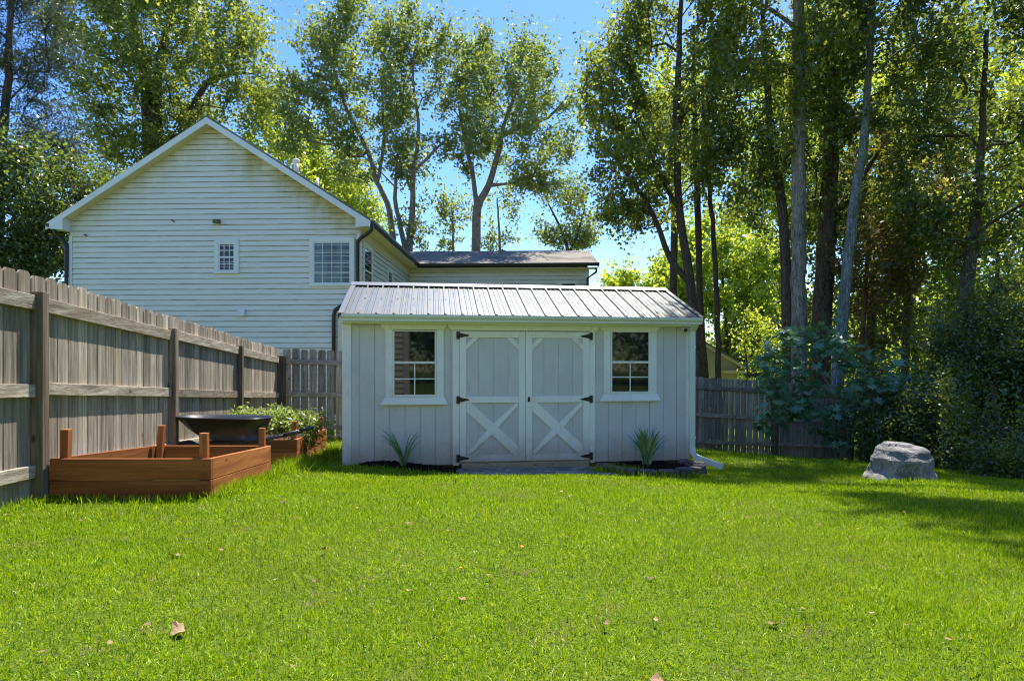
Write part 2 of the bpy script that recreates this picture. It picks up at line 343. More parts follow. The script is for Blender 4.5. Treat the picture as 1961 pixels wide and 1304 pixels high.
def lawn():
    xs_, ys_, hs, ws = [], [], [], []
    for (y0, y1, dens, hh, ww) in ((1.5,2.6,24000,.025,.003), (2.6,4,17000,.027,.0036), (4,6,10000,.030,.0048), (6,9.5,5000,.033,.0072), (9.5,16,1700,.042,.011)):
        x0, x1 = -1.1*y1-1.2, 1.15*y1+1.2; n = int((x1-x0)*(y1-y0)*dens)
        x = rng.uniform(x0, x1, n); y = rng.uniform(y0, y1, n)
        k = (np.abs(x) < 1.1*y+1.5) & (x > fence_x(y)+.02)
        xs_.append(x[k]); ys_.append(y[k]); hs.append(np.full(k.sum(), hh)); ws.append(np.full(k.sum(), ww))
    x = np.concatenate(xs_); y = np.concatenate(ys_); h = np.concatenate(hs); wd = np.concatenate(ws)
    k = np.ones(len(x), bool)
    for p in excl: k &= ~poly_in(x, y, p)
    k &= np.hypot(x-plc[0], y-plc[1]) > .6
    k &= np.hypot((x-BO[0])/.45, (y-BO[1])/.38) > 1
    k &= ~((y > 8.6) & (x > 7.6)); k &= y < 12.1+(x+4.59)*.272+.3
    pat = np.sin(x*2.3+np.sin(y*1.9)*1.5)*np.sin(y*2.7+x)+rng.normal(0, .5, len(x))
    k &= rng.uniform(0, 1, len(x)) < .84+.26*pat
    x, y, h, wd = x[k], y[k], h[k], wd[k]
    h = h*rng.gamma(9, 1/9, len(x))*(1+.12*np.sin(x*3.1)*np.sin(y*2.3))
    wd = wd*rng.uniform(.7, 1.3, len(x))
    # taller uncut fringes along the beds, the fence and the planter
    fx, fy, fh = [], [], []
    def fringe(a, b, n, hh, sp=.05):
        t = rng.uniform(0, 1, n); fx.append(a[0]+(b[0]-a[0])*t+rng.normal(0, sp, n)); fy.append(a[1]+(b[1]-a[1])*t+rng.normal(0, sp, n)); fh.append(rng.uniform(.5, 1.2, n)*hh)
    fringe(bed1[0]-.03*BV, bed1[1]-.06*BV, 1400, .085); fringe(bed1[1]+.06*BU, bed1[2]+.06*BU, 1900, .13, .05)
    fringe((-2.6, 6.9), (-2.75, 8.3), 1800, .15, .12); fringe((-2.9, 8.1), (-2.7, 9.6), 1500, .16, .1)
    fringe(F0-FD*.8+(.05,0), F0+(.06,0), 500, .1); fringe(shed_w(3.3,-.5), shed_w(3.75,-.75), 900, .14, .09)
    fringe(shed_w(3.75,-1.0), shed_w(4.75,-.95), 900, .1, .05); fringe((3.2, 13.9), (7.5, 15), 1600, .1, .06)
    fringe(shed_w(.1,-.35), shed_w(1.5,-.5), 500, .07, .04); fringe(shed_w(1.55,-.93), shed_w(3.4,-.9), 700, .04, .03)
    fringe((BO[0]-.55,BO[1]-.38), (BO[0]+.5,BO[1]-.46), 900, .075, .045); fringe((BO[0]-.55,BO[1]-.3), (BO[0]-.5,BO[1]+.3), 300, .07, .04)
    x2, y2, h2 = np.concatenate(fx), np.concatenate(fy), np.concatenate(fh)
    k2 = ~(poly_in(x2, y2, bed1) | poly_in(x2, y2, shed_poly))
    x = np.concatenate([x, x2[k2]]); y = np.concatenate([y, y2[k2]]); h = np.concatenate([h, h2[k2]]); wd = np.concatenate([wd, np.full(k2.sum(), .008)])
    V, T = blades(len(x), x, y, h, wd, .85)
    return V, T, np.repeat(rng.uniform(0, 1, len(x)), 3)
def grass_b(g):
    r = g.rnd(); o = g.obj(); n = g.noise(o, .9, 4, .6); n2 = g.noise(o, 5, 3, .5)
    cc = g.ramp(g.math('MULTIPLY_ADD', r, .5, g.math('MULTIPLY', n2, .55)), [(.28, (.03,.09,.002)), (.5, (.14,.3,.003)), (.76, (.42,.54,.01))])
    cc = g.mix(g.math('MULTIPLY', g.bw(n, .47, .68), .5), cc, (.2,.19,.03))
    cc = g.mix(g.math('GREATER_THAN', r, .965), cc, (.3,.24,.12))
    d = g.N('BsdfDiffuse', i_Color=cc); t = g.N('BsdfTranslucent', i_Color=g.mix(r, (.27,.46,.002), (.56,.68,.006)))
    m1 = g.N('MixShader', i_0=.34, i_1=d.outputs[0], i_2=t.outputs[0])
    gl = g.N('BsdfGlossy', i_Color=(1,1,.9,1), i_Roughness=.45)
    return g.N('MixShader', i_0=.018, i_1=m1.outputs[0], i_2=gl.outputs[0]).outputs[0]
M['grass'] = mat('lawn_grass', grass_b)
V, T, A = lawn()
tag(mk('grass', V, T, M['grass'], attr=A), 'short bright green lawn grass with brownish thin patches', 'grass', kind='stuff')
# ------------------------------------------------------------------ shed
shed = empty('garden_shed', (*SO, 0), SA, 'pale grey wooden shed with white double barn doors and ribbed metal roof', 'shed')
W, D = 4.84, 2.44
m = MB(); m.box(.02, W-.02, .012, .06, -.02, 2.0)                          # backing sheet, boards stand proud of it
pitch = .2032; u = .096-.1
while u < W:
    a, b = max(u+.004, .0), min(u+pitch-.004, W)
    if b > a: m.box(a, b, 0, .0118, -.015, 1.99)
    u += pitch
m.build('front_wall', M['shed_wall'], shed)
m = MB(); v = 0
for x0 in (0, W-.05):
    m.box(x0+.003, x0+.047, .062, D-.05, -.02, 1.99)
    v = .06
    while v < D-.06:
        m.box(x0-.006 if x0 == 0 else W-.0028, x0+.0028 if x0 == 0 else W+.006, v+.004, min(v+pitch-.004, D-.05), -.015, 1.98); v += pitch
    m.plate([(0,0)], 0, 0) if False else None
    m.prism([(x0+.003, .0, 1.992), (x0+.003, D, 1.992), (x0+.003, D/2, 2.58)], [(x0+.047, .0, 1.992), (x0+.047, D, 1.992), (x0+.047, D/2, 2.58)])
m.box(0, W, D-.048, D, -.015, 1.99)
m.build('side_wall', M['shed_wall'], shed)
m = MB()
m.box(-.012, .094, -.02, -.001, -.02, 1.93); m.box(-.022, -.009, -.018, .09, -.02, 1.93)
m.box(W-.03, W+.012, -.02, -.001, -.0, 1.93); m.box(W+.008, W+.02, -.018, .09, -.02, 1.93)
m.build('corner_trim', M['shed_trim'], shed, split='x', bevel=.002)
m = MB(); m.box(0, W, .07, D-.07, -.14, -.021); m.build('floor_frame', M['post'], shed)
m = MB(); m.box(-.02, W+.03, -.12, -.022, 1.9, 1.925); m.box(-.02, W+.03, -.142, -.121, 1.905, 2.02); m.build('eave_fascia', M['shed_trim'], shed)
# roof sheets
RZ, EZ, EV = 2.60, 2.005, -.2
def roof_profile(u0, u1):
    pts = []; u = u0
    while u < u1-.01:
        pts += [(u, .0), (u+.004, .03), (u+.024, .03), (u+.028, .0)]
        for q in (.082, .15): pts += [(u+q, 0), (u+q+.006, .007), (u+q+.026, .007), (u+q+.032, 0)]
        u += .2286
    return [p for p in pts if p[0] <= u1]+[(u1, 0)]
for nm, v0, v1 in (('roof', EV, D/2), ('roof', D+.2, D/2)):
    pr = roof_profile(-.035, 4.96); V = []
    for u, h in pr: V += [(u, v0, EZ+h), (u, v1, RZ+h)]
    n = len(pr); F = [(2*i, 2*i+2, 2*i+3, 2*i+1) for i in range(n-1)]
    V2 = [(x, y, z-.002) for x, y, z in V]; b = len(V)
    F2 = [(b+2*i, b+2*i+1, b+2*i+3, b+2*i+2) for i in range(n-1)]
    mk('roof', V+V2, F+F2, M['roof_metal'], shed)
    mm = MB(); mm.prism([(-.03, v0, EZ-.03), (4.95, v0, EZ-.03), (4.95, v0, EZ-.006), (-.03, v0, EZ-.006)], [(-.03, v1, RZ-.03), (4.95, v1, RZ-.03), (4.95, v1, RZ-.006), (-.03, v1, RZ-.006)])
    mm.build('roof_deck', M['threshold'], shed)
sl = (RZ-EZ)/(D/2-EV)
m = MB()
for sg in (-1, 1):
    c = D/2; q = [(-.055, c+sg*.13, RZ-.13*sl+.024), (-.055, c, RZ+.034), (-.055, c, RZ+.040), (-.055, c+sg*.135, RZ-.13*sl+.030)]
    m.prism(q, [(4.985, y, z) for _, y, z in q])
m.build('ridge_cap', M['roof_metal'], shed)
m = MB(); m.box(-.03, 4.96, D/2-.12, D/2+.12, RZ-.13*sl, RZ-.13*sl+.022); m.build('ridge_closure', M['dark_gap'], shed)
m = MB()
for u0, u1 in ((-.05, .025), (4.925, 4.985)):
    for v0, v1 in ((EV-.01, D/2), (D+.21, D/2)):
        q = [(u0, v0, EZ+.02), (u1, v0, EZ+.02), (u1, v0, EZ+.026), (u0, v0, EZ+.026)]
        m.prism(q, [(x, v1, z+RZ-EZ) for x, _, z in q])
        ue = u0 if u0 < 0 else u1
        m.prism([(ue-.003, v0, EZ-.07), (ue+.003, v0, EZ-.07), (ue+.003, v0, EZ+.019), (ue-.003, v0, EZ+.019)], [(ue-.003, v1, RZ-.07), (ue+.003, v1, RZ-.07), (ue+.003, v1, RZ+.019), (ue-.003, v1, RZ+.019)])
m.build('rake_flashing', M['roof_metal'], shed, split='x')
m = MB()
for i in range(22):
    for t in (.03, .5):
        u = -.055+i*.2286+.055; v = EV+(D/2-EV)*t; z = EZ+(RZ-EZ)*t
        m.tube([(u, v, z), (u, v, z+.009)], .006, 6)
m.build('roof_screw', M['black_metal'], shed); bpy.data.objects['roof_screw']['kind'] = 'stuff'
# gutter: K profile extruded
def gut(u0, u1, mtl, parent, y=-.145, z=1.925, hh=.09, nm='gutter'):
    pr = [(y, z), (y-.075, z), (y-.08, z+.03), (y-.105, z+.055), (y-.11, z+hh), (y-.098, z+hh), (y-.098, z+hh-.008), (y-.006, z+hh-.008), (y-.004, z+hh), (y, z+hh)]
    mm = MB(); mm.prism([(u0, a, b) for a, b in pr], [(u1, a, b) for a, b in pr]); return mm.build(nm, mtl, parent)
gut(-.0, 4.955, M['gutter'], shed)
m = MB()
def rect_pipe(m, pts, w_, d_):
    for a, b in zip(pts[:-1], pts[1:]): m.obox(a, b, w_, d_, (0,1,.001))
pts = [(W+.035, -.19, 1.93), (W+.035, -.06, 1.83), (W+.035, -.055, .17), (W+.04, -.06, .1), (W+.075, -.075, .045), (W+.13, -.1, .015), (W+.4, -.27, -.085)]
q = []
for i, p in enumerate(pts):
    p = np.array(p); d = np.array(pts[min(i+1, 6)])-np.array(pts[max(i-1, 0)]); d = d/np.linalg.norm(d)
    sv = np.array((-.5, -.85, 0)) if i > 3 else np.array((0, -1, 0)); a = sv-d*np.dot(sv, d); a /= np.linalg.norm(a); b = np.cross(d, a)
    q.append([p+a*sx*.028+b*sy*.04 for sx, sy in ((-1,-1),(1,-1),(1,1),(-1,1))])
for a, b in zip(q[:-1], q[1:]): m.add(a+b, [(i, (i+1) % 4, 4+(i+1) % 4, 4+i) for i in range(4)])
m.add(q[0], [(0,1,2,3)]); m.add(q[-1], [(0,3,2,1)])
ds = m.build('downspout', M['gutter'], shed)
m = MB(); m.box(W-.012, W+.082, -.09, -.0245, .3, .325); m.box(W-.012, W+.082, -.09, -.0245, 1.6, 1.625); m.build('pipe_strap', M['gutter'], shed, split='add')
# door surround
m = MB(); m.box(1.453, 1.543, -.024, -.001, -.03, 1.829); m.box(3.376, 3.457, -.024, -.001, -.03, 1.829)
m.build('door_jamb', M['shed_trim'], shed, split='x', bevel=.002)
def head(m, a, b, z0=1.829, z1=1.905, fl=.05): m.plate([(a+fl, z0), (b-fl, z0), (b, z1-.02), (b, z1), (a, z1), (a, z1-.02)], -.03, -.001)
m = MB(); head(m, 1.385, 3.525); m.build('door_head_trim', M['shed_trim'], shed, bevel=.002)
m = MB(); m.box(1.57, 3.36, -.055, -.001, -.085, .002); m.build('door_threshold', M['threshold'], shed, bevel=.004)
def door(u0, u1, mirror):
    d = empty('door', (u0, 0, 0), 0, parent=shed); w_ = u1-u0
    m = MB(); zb, zt = .022, 1.812
    m.box(.004, w_-.004, -.010, -.003, zb, zt)
    x = .06
    while x < w_-.05:
        m.box(x, min(x+.197, w_-.05), -.0158, -.0102, zb+.02, zt-.02); x += .205
    m.build('door_panel', M['shed_wall'], d)
    m = MB(); s = .092; y0, y1 = -.034, -.016
    m.box(0, s, y0, y1, zb, zt); m.box(w_-s, w_, y0, y1, zb, zt)
    m.box(s+.001, w_-s-.001, y0, y1, zt-.085, zt); m.box(s+.001, w_-s-.001, y0, y1, .829, .916); m.box(s+.001, w_-s-.001, y0, y1, zb, zb+.085)
    m.build('door_frame', M['shed_trim'], d, bevel=.002)
    for xa, sg in ((s+.001, 1), (w_-s-.001, -1)):
        m = MB(); zt2 = zt-.087
        m.plate([(xa, zt2-.17), (xa, zt2-.09), (xa+sg*.09, zt2), (xa+sg*.17, zt2)][::sg], y0-.0, y1)
        m.build('corner_brace', M['shed_trim'], d)
    za, zb2 = .828, zb+.086; hh = za-zb2; L = w_-2*s-.004; xa = s+.002; t = .085
    cx_, cz_ = xa+L/2, (za+zb2)/2; dv = np.array((L, -hh)); dv /= np.linalg.norm(dv); k = t/2/dv[0]
    full = [(xa, za), (xa+.0, za-2*k*.98), (xa+L-2*k*L/hh*.55, zb2), (xa+L, zb2), (xa+L, zb2+2*k*.98), (xa+2*k*L/hh*.55, za)]
    m = MB(); m.plate(full, y0+.001, y1); m.build('cross_brace', M['shed_trim'], d)
    def mir(pts): return [(2*cx_-x, z) for x, z in pts][::-1]
    # the second brace is cut at the first one
    def clip(t0, t1):
        a = np.array((xa+L-.03*0, za)); A_ = np.array((xa+L, za)); B_ = np.array((xa, zb2)); e = (B_-A_); ln = np.linalg.norm(e); e /= ln; n_ = np.array((-e[1], e[0]))
        p = A_+e*ln*t0; q_ = A_+e*ln*t1
        return p, q_, n_*t/2
    for (t0, t1) in ((.0, .452), (.548, 1.0)):
        p, q_, n_ = clip(t0, t1); pts = [p+n_, p-n_, q_-n_, q_+n_]
        pts = [(min(max(x, xa), xa+L), min(max(z, zb2), za)) for x, z in pts]
        m = MB(); m.plate(pts, y0+.0015, y1-.0005); m.build('cross_brace', M['shed_trim'], d)
    for z in (1.755, .872, .072):
        m = MB(); sg = -1 if mirror else 1; xo = w_ if mirror else 0
        m.box(*sorted((xo-sg*.044, xo-sg*.006)), -.041, -.034, z-.052, z+.052)
        m.plate([(xo-sg*.004, z-.034), (xo+sg*.13, z-.007), (xo+sg*.13, z+.007), (xo-sg*.004, z+.034)][::sg], -.0405, -.0348)
        m.tube([(xo-sg*.005, -.043, z-.05), (xo-sg*.005, -.043, z+.05)], .007, 8)
        m.build('hinge', M['black_metal'], d)
    if mirror:
        m = MB(); m.plate([(.03,.845),(.045,.835),(.06,.845),(.06,.9),(.045,.915),(.03,.9)], -.039, -.0345); m.tube([(.045,-.04,.85), (.045,-.075,.86), (.045,-.075,.89), (.045,-.04,.9)], .007, 6)
        m.build('handle', M['black_metal'], d, smooth=False)
    return d
door(1.546, 2.456, False); door(2.461, 3.373, True)
def shed_window(u0, u1, z0, z1, zm):
    wn = empty('window', (u0, 0, 0), 0, parent=shed); w_ = u1-u0
    m = MB(); m.box(-.1, -.006, -.026, -.001, z0-.02, 1.829); m.box(w_+.006, w_+.105, -.026, -.001, z0-.02, 1.829); m.build('window_casing', M['shed_trim'], wn, split='x', bevel=.002)
    m = MB(); m.plate([(-.166, 1.905), (w_+.15, 1.905), (w_+.15, 1.885), (w_+.105, 1.830), (-.11, 1.830), (-.166, 1.885)], -.031, -.001); m.build('window_head', M['shed_trim'], wn, bevel=.002)
    m = MB(); m.prism([(-.165, -.046, z0-.125), (w_+.155, -.046, z0-.125), (w_+.105, -.001, z0-.125), (-.1, -.001, z0-.125)][::-1],
                      [(-.165, -.046, z0-.108), (w_+.155, -.046, z0-.108), (w_+.11, -.027, z0-.021), (-.105, -.027, z0-.021)][::-1])
    m.build('sill', M['shed_trim'], wn)
    m = MB(); t = .022
    m.box(-.004, t-.004, -.03, -.002, z0-.018, z1+.004); m.box(w_-t+.004, w_+.004, -.03, -.002, z0-.018, z1+.004); m.box(t-.003, w_-t+.003, -.03, -.002, z0-.018, z0+.012)
    m.box(t-.003, w_-t+.003, -.028, -.002, z1-.012, z1+.004); m.box(t-.003, w_-t+.003, -.034, -.002, zm-.018, zm+.012)
    xm = w_/2; m.box(xm-.008, xm+.008, -.018, -.012, z0+.013, zm-.019); zz = (z0+zm)/2
    m.box(t-.002, xm-.0085, -.018, -.012, zz-.008, zz+.008); m.box(xm+.0085, w_-t+.002, -.018, -.012, zz-.008, zz+.008)
    m.build('window_sash', M['white_vinyl'], wn)
    m = MB(); m.box(.0, w_, -.0135, -.0128, z0, zm); m.box(.0, w_, -.0225, -.0215, zm, z1); m.build('pane', M['glass'], wn)
shed_window(.649, 1.226, .935, 1.815, 1.385); shed_window(3.685, 4.256, .965, 1.83, 1.396)
m = MB()
for u in (.04, W-.01):
    for k in range(7): m.tube([(u, -.0205, .1+k*.28), (u, -.0225, .1+k*.28)], .004, 6)
for u in (1.497, 3.415):
    for k in range(6): m.tube([(u, -.0242, .1+k*.31), (u, -.026, .1+k*.31)], .004, 6)
for u in (.6, 1.28, 3.63, 4.31):
    for k in range(4): m.tube([(u, -.0262, 1.0+k*.25), (u, -.028, 1.0+k*.25)], .004, 6)
for k in range(22):
    for z in (.1, .5, .88): m.tube([(.11+k*.2032, -.0001, z), (.11+k*.2032, -.0018, z)], .0032, 6) if not 1.4 < .11+k*.2032 < 3.5 else None
m.build('nail_head', M['post'], shed)['kind'] = 'stuff'
# security camera under the eave
sc_ = empty('security_camera', (*shed_w(4.775, -.02), 1.86), SA, 'small white dome security camera under the shed eave by the downspout', 'camera')
m = MB(); m.tube([(0,.018,.03), (0,-.005,.03)], .022, 12); m.tube([(0,-.004,.028), (0,-.03,.01)], .012, 8); m.build('mount', M['white_vinyl'], sc_)
m = MB(); m.tube([(0,-.02,.0), (-.006,-.04,-.002), (-.012,-.075,-.01)], [.026,.036,.034], 14); m.build('housing', M['white_vinyl'], sc_, smooth=True)
m = MB(); m.tube([(-.0122,-.0755,-.01), (-.014,-.083,-.012)], [.028,.018], 14); m.build('lens', M['black_metal'], sc_)
# ------------------------------------------------------------------ path, mulch, planter
def paver_b(g):
    o = g.rndvec(g.obj(), 3); n = g.noise(o, 25, 5, .6)
    v = g.math('MULTIPLY_ADD', g.rnd(), .6, .6)
    return g.pbr(g.mix(1.0, g.mix(n, (.13,.115,.1), (.36,.33,.29)), g.N('CombineColor', i_0=v, i_1=v, i_2=v).outputs[0], 'MULTIPLY'), .9, g.bump(n, .5, .01), .2)
M['paver'] = mat('concrete_paver', paver_b)
m = MB(); r_ = 0
for j in range(8):
    v = -.08-j*.102
    for i in range(-1, 11):
        u0 = 1.52+i*.204+(.1 if j % 2 else 0); a, b = max(u0+.007, 1.5), min(u0+.195, 3.38+.02*j)
        if b-a < .05: continue
        wx, wy = shed_w((a+b)/2, v-.05); z = float(gz(wx, wy))+.03+random.uniform(-.004, .004)
        m.box(a, b, v-.09, v, z-.05, z)
tag(m.build('paver_path', M['paver'], bevel=.004), kind='structure'); o = bpy.data.objects['paver_path']; o.location = (*SO, 0); o.rotation_euler = (0, 0, SA)
def mulch_b(g):
    n = g.noise(g.rndvec(g.obj(), 3), 30, 3)
    return g.pbr(g.ramp(n, [(.3, (.010,.007,.006)), (.6, (.03,.02,.016)), (.8, (.075,.05,.035))]), .95, None, .1)
M['mulch'] = mat('dark_mulch', mulch_b)
def chips(m, n, fn, sz=(.012, .035)):
    for _ in range(n):
        x, y, z = fn(); a = random.uniform(0, pi); l = random.uniform(*sz); d = np.array((cos(a), sin(a), random.uniform(-.5, .6)))*l
        m.obox(np.array((x, y, z))-d, np.array((x, y, z))+d, random.uniform(.006, .014), random.uniform(.004, .01))
def mound(fn_in, x0, x1, y0, y1, top, m, n=26):
    V = []; F = []
    gx = np.linspace(x0, x1, n); gy = np.linspace(y0, y1, n)
    for j in range(n):
        for i in range(n): V.append((gx[i], gy[j], top(gx[i], gy[j])))
    m.add(V, [(j*n+i, j*n+i+1, (j+1)*n+i+1, (j+1)*n+i) for j in range(n-1) for i in range(n-1)], .3)
def mtop(u, v):
    t = max(0, 1-((u-.85)/.72)**2)*max(0, 1-((v+.0)/.42)**2)
    wx, wy = shed_w(u, v); return float(gz(wx, wy))-.03+.1*t**.6+.008*sin(u*40)*cos(v*33)
m = MB(); mound(None, .1, 1.55, -.42, -.001, mtop, m)
def f():
    u, v = random.uniform(.18, 1.5), -abs(random.gauss(0, .17))-.01; v = max(v, -.4); return u, v, mtop(u, v)+.008
chips(m, 1500, f)
o = tag(m.build('mulch', M['mulch']), 'strip of dark brown mulch along the shed wall below the left window', 'mulch', kind='stuff'); o.location = (*SO, 0); o.rotation_euler = (0, 0, SA)
# planter of wall blocks
def block_b(g):
    o = g.rndvec(g.obj(), 7); n = g.noise(o, 14, 6, .65)
    return g.pbr(g.ramp(n, [(.3, (.055,.045,.04)), (.55, (.15,.12,.105)), (.75, (.25,.21,.19))]), .95, g.bump(n, .9, .02), .15)
M['block'] = mat('retaining_block', block_b)
pz = float(gz(*plc))
pl = empty('block_planter', (plc[0], plc[1], pz), SA, 'curved low planter ring of brown-grey concrete wall blocks by the downspout', 'planter')
for lay in range(2):
    for i in range(11):
        a = R(152+i*22.5+lay*7); ra, rb = .66, .56
        if lay == 1 and i in (0,): continue
        cx_, cy_ = cos(a)*ra, sin(a)*rb; nrm = np.array((cos(a)/ra, sin(a)/rb)); nrm /= np.linalg.norm(nrm); tg = np.array((-nrm[1], nrm[0]))
        z0 = -.03+lay*.085; hw, hd = .125, .085; c = np.array((cx_, cy_))
        if cy_ > .33: continue
        pts = [c-tg*hw*1.05+nrm*hd, c+tg*hw*1.05+nrm*hd, c+tg*hw*.78-nrm*hd, c-tg*hw*.78-nrm*hd]
        jz = random.uniform(-.008, .008)
        m = MB(); m.prism([(p[0], p[1], z0) for p in pts], [(p[0]+random.uniform(-.006,.006), p[1]+random.uniform(-.006,.006), z0+.083+jz) for p in pts])
        m.build('block', M['block'], pl, bevel=.008)
def ptop(x, y): return .08+.02*cos(x*3)+.006*sin(x*50)*cos(y*43)
m = MB(); V = [(cos(a)*.55*r, sin(a)*.44*r, ptop(cos(a)*.55*r, sin(a)*.44*r)) for r in (.01, .35, .7, 1) for a in np.linspace(0, 2*pi, 24, endpoint=False)]
m.add(V, [(j*24+i, j*24+(i+1) % 24, (j+1)*24+(i+1) % 24, (j+1)*24+i) for j in range(3) for i in range(24)])
def f():
    a, r = random.uniform(0, 2*pi), random.uniform(0, 1)**.5; x, y = cos(a)*.5*r, sin(a)*.4*r; return x, min(y, .33), ptop(x, y)+.01
chips(m, 700, f); m.build('mulch_fill', M['mulch'], pl)
def gravel_b(g):
    return g.pbr(g.mix(g.rnd(), (.5,.52,.56), (.8,.8,.82)), .7)
M['gravel'] = mat('white_gravel', gravel_b)
def rock(m, c, r, sq=.7):
    bm_v = []
    for (i, j) in [(i, j) for i in range(1, 4) for j in range(6)]:
        t, p = pi*i/4, 2*pi*j/6+i*.4; k = r*random.uniform(.75, 1.2)
        bm_v.append((c[0]+k*sin(t)*cos(p), c[1]+k*sin(t)*sin(p), c[2]+k*cos(t)*sq))
    bm_v += [(c[0], c[1], c[2]+r*sq), (c[0], c[1], c[2]-r*sq)]
    F = [(18, j, (j+1) % 6) for j in range(6)]+[(19, 12+(j+1) % 6, 12+j) for j in range(6)]
    F += [(i*6+j, (i+1)*6+j, (i+1)*6+(j+1) % 6, i*6+(j+1) % 6) for i in range(2) for j in range(6)]
    m.add(bm_v, F)
m = MB()
for _ in range(110):
    u, v = random.gauss(3.53, .06), random.gauss(-.13, .06); wx, wy = shed_w(u, min(v, -.02)); rock(m, (wx, wy, float(gz(wx, wy))+random.uniform(.01, .055)*math.exp(-((u-3.53)/.09)**2)+.01), random.uniform(.009, .017))
tag(m.build('white_gravel', M['gravel']), 'small heap of white gravel beside the right door jamb', 'gravel', kind='stuff')
m = MB()
for _ in range(60):
    x, y = random.gauss(2.86, .07), random.gauss(8.2, .05); rock(m, (x, y, float(gz(x, y))+.01), random.uniform(.01, .025), .6)
tag(m.build('washed_stones', M['block']), 'patch of loose brown stones in the grass below the downspout outlet', 'stones', kind='stuff')
# iris clumps
def iris(name, loc, specs, label, dead=3):
    e = empty('iris_plant', loc, 0, label, 'plant', 'iris clumps in front of the shed')
    m = MB()
    for (az, ln, tilt, wd) in specs:
        p = np.array((random.gauss(0, .02), random.gauss(0, .015), -.01)); d0 = np.array((cos(az)*sin(tilt*.5), sin(az)*sin(tilt*.5), cos(tilt*.5)))
        sdv = np.cross(d0, (sin(az+.9), -cos(az+.9), 0.2)); sdv = np.array((1, random.uniform(-.9,.9), -1.0*sin(tilt)*cos(az)*.6)); sdv /= np.linalg.norm(sdv)
        V = []; n = 7
        for k in range(n+1):
            t = k/n; tt = tilt*(.35+1.1*t*t); d = np.array((cos(az)*sin(tt), sin(az)*sin(tt), cos(tt)))
            ww = wd*(1-.15*t)*(1-t**4)+.001; V += [p-sdv*ww/2, p+sdv*ww/2]; p = p+d*ln/n
        m.add(V, [(2*k, 2*k+1, 2*k+3, 2*k+2) for k in range(n)])
    m.build('blades', M['leaf_iris'], e)
    m = MB()
    for _ in range(dead):
        az = random.choice((random.uniform(-.5, .3), random.uniform(2.8, 3.7), -1.6)); p = np.array((0, 0, .03)); V = []
        for k in range(8):
            t = k/7; V += [p+(-sin(az)*.008, cos(az)*.008, 0), p-(-sin(az)*.008, cos(az)*.008, 0)]
            tt = .7+t*1.7; p = p+np.array((cos(az)*sin(tt), sin(az)*sin(tt), cos(tt)))*.05*(1-.25*(tt > 1.7))
        m.add(V, [(2*k, 2*k+1, 2*k+3, 2*k+2) for k in range(7)])
    m.build('withered_blades', M['straw'], e)
M['straw'] = mat('dry_straw', lambda g: g.pbr(g.mix(g.rnd(), (.3,.22,.1), (.5,.42,.25)), .8))
sp = [(random.choice((0, pi, pi, pi))+random.uniform(-.8, .8), random.uniform(.26, .6), random.uniform(.1, 1.15), random.uniform(.016, .027)) for _ in range(19)]
iris('l', (*shed_w(.79, -.2), .03), sp, 'thin dark-green iris clump in mulch below the left shed window', 4)
sp = [(random.choice((0, pi))+random.uniform(-.7, .7), random.uniform(.38, .6), random.uniform(.05, .95), random.uniform(.028, .042)) for _ in range(52)]+[(.1, .5, 1.0, .02), (.0, .42, 1.15, .02), (3.0, .4, 1.0, .02)]
iris('r', (*shed_w(4.1, -.33), pz+.08), sp, 'dense broad-leaved iris clump growing inside the block planter', 4)
# ------------------------------------------------------------------ fences
def picket(m, c, d, nrm, w_, z0, z1, th=.017):
    d = np.array(d); nrm = np.array(nrm); c = np.array(c); h = w_/2; e = .026; j = random.uniform(-.012, .012)
    prof = [(-h, z0), (h, z0), (h, z1-e+j), (h-e*.9, z1+j), (-h+e*.9, z1+j), (-h, z1-e+j)]
    a = [(*(c+d*s+nrm*random.uniform(0, .002)), z) for s, z in prof]; b = [(*(c+d*s-nrm*th), z) for s, z in prof]
    m.prism(a, b)
def fence(name, start, d, nb, bay, top, gr, rails, label, w_, gap, post_out, nrm, ax, postmat, pt=.15, posts=True):
    d = np.array(d); nrm = np.array(nrm)                    # nrm points to the garden
    e = empty(name, (*start, float(gr(*start))), 0, label, 'fence', 'weathered wooden privacy fences round the yard'); off = np.array((*start, float(gr(*start))))
    for k in range(nb+1):
        p = np.array(start)+d*bay*k; g0 = float(gr(*p)); zt = top(p)-pt+random.uniform(-.01, .01)
        m = MB(); c = p+nrm*(post_out)
        m.prism([(*(c+d*s*.045+nrm*t*.045), g0-.2) for s, t in ((-1,-1),(1,-1),(1,1),(-1,1))], [(*(c+d*s*.045+nrm*t*.045+np.array((random.uniform(-.004,.004),)*2)), zt) for s, t in ((-1,-1),(1,-1),(1,1),(-1,1))])
        if posts: m.build('post', postmat, e, off=off, bevel=.003)
    for k in range(nb):
        p0 = np.array(start)+d*bay*k; p1 = p0+d*bay; t0, t1 = top(p0), top(p1)
        for rl, hh in rails:
            m = MB(); a = (p0+d*.048)+nrm*(post_out-.02); b = (p1-d*.048)+nrm*(post_out-.02)
            jj = random.uniform(-.008, .008)
            m.obox((*a, t0-rl-hh/2+jj), (*b, t1-rl-hh/2+jj), .038, hh); m.build('rail', M['fence_'+ax], e, off=off, bevel=.003)
        m = MB(); s = .0
        while s < bay-.02:
            g_ = gap+random.uniform(-.006, .008); c = p0+d*(s+w_/2)
            picket(m, c+nrm*(post_out-.041), d, nrm, w_+random.uniform(-.004, .002), float(gr(*c))+.0, top(c), .017); s += w_+g_
        m.build('picket_panel', M['fence_z'], e, off=off)
    return e
N1 = np.array((.9931, .1175))
def top1(p): return float(np.interp(p[1], [-3, 2.4, 4.83, 7.25, 9.68, 12.1], [2.3, 2.09, 2.03, 1.92, 1.81, 1.71]))
g1 = lambda x, y: np.interp(y, [-3, 4.83, 12.1], [.62, .22, -.12])
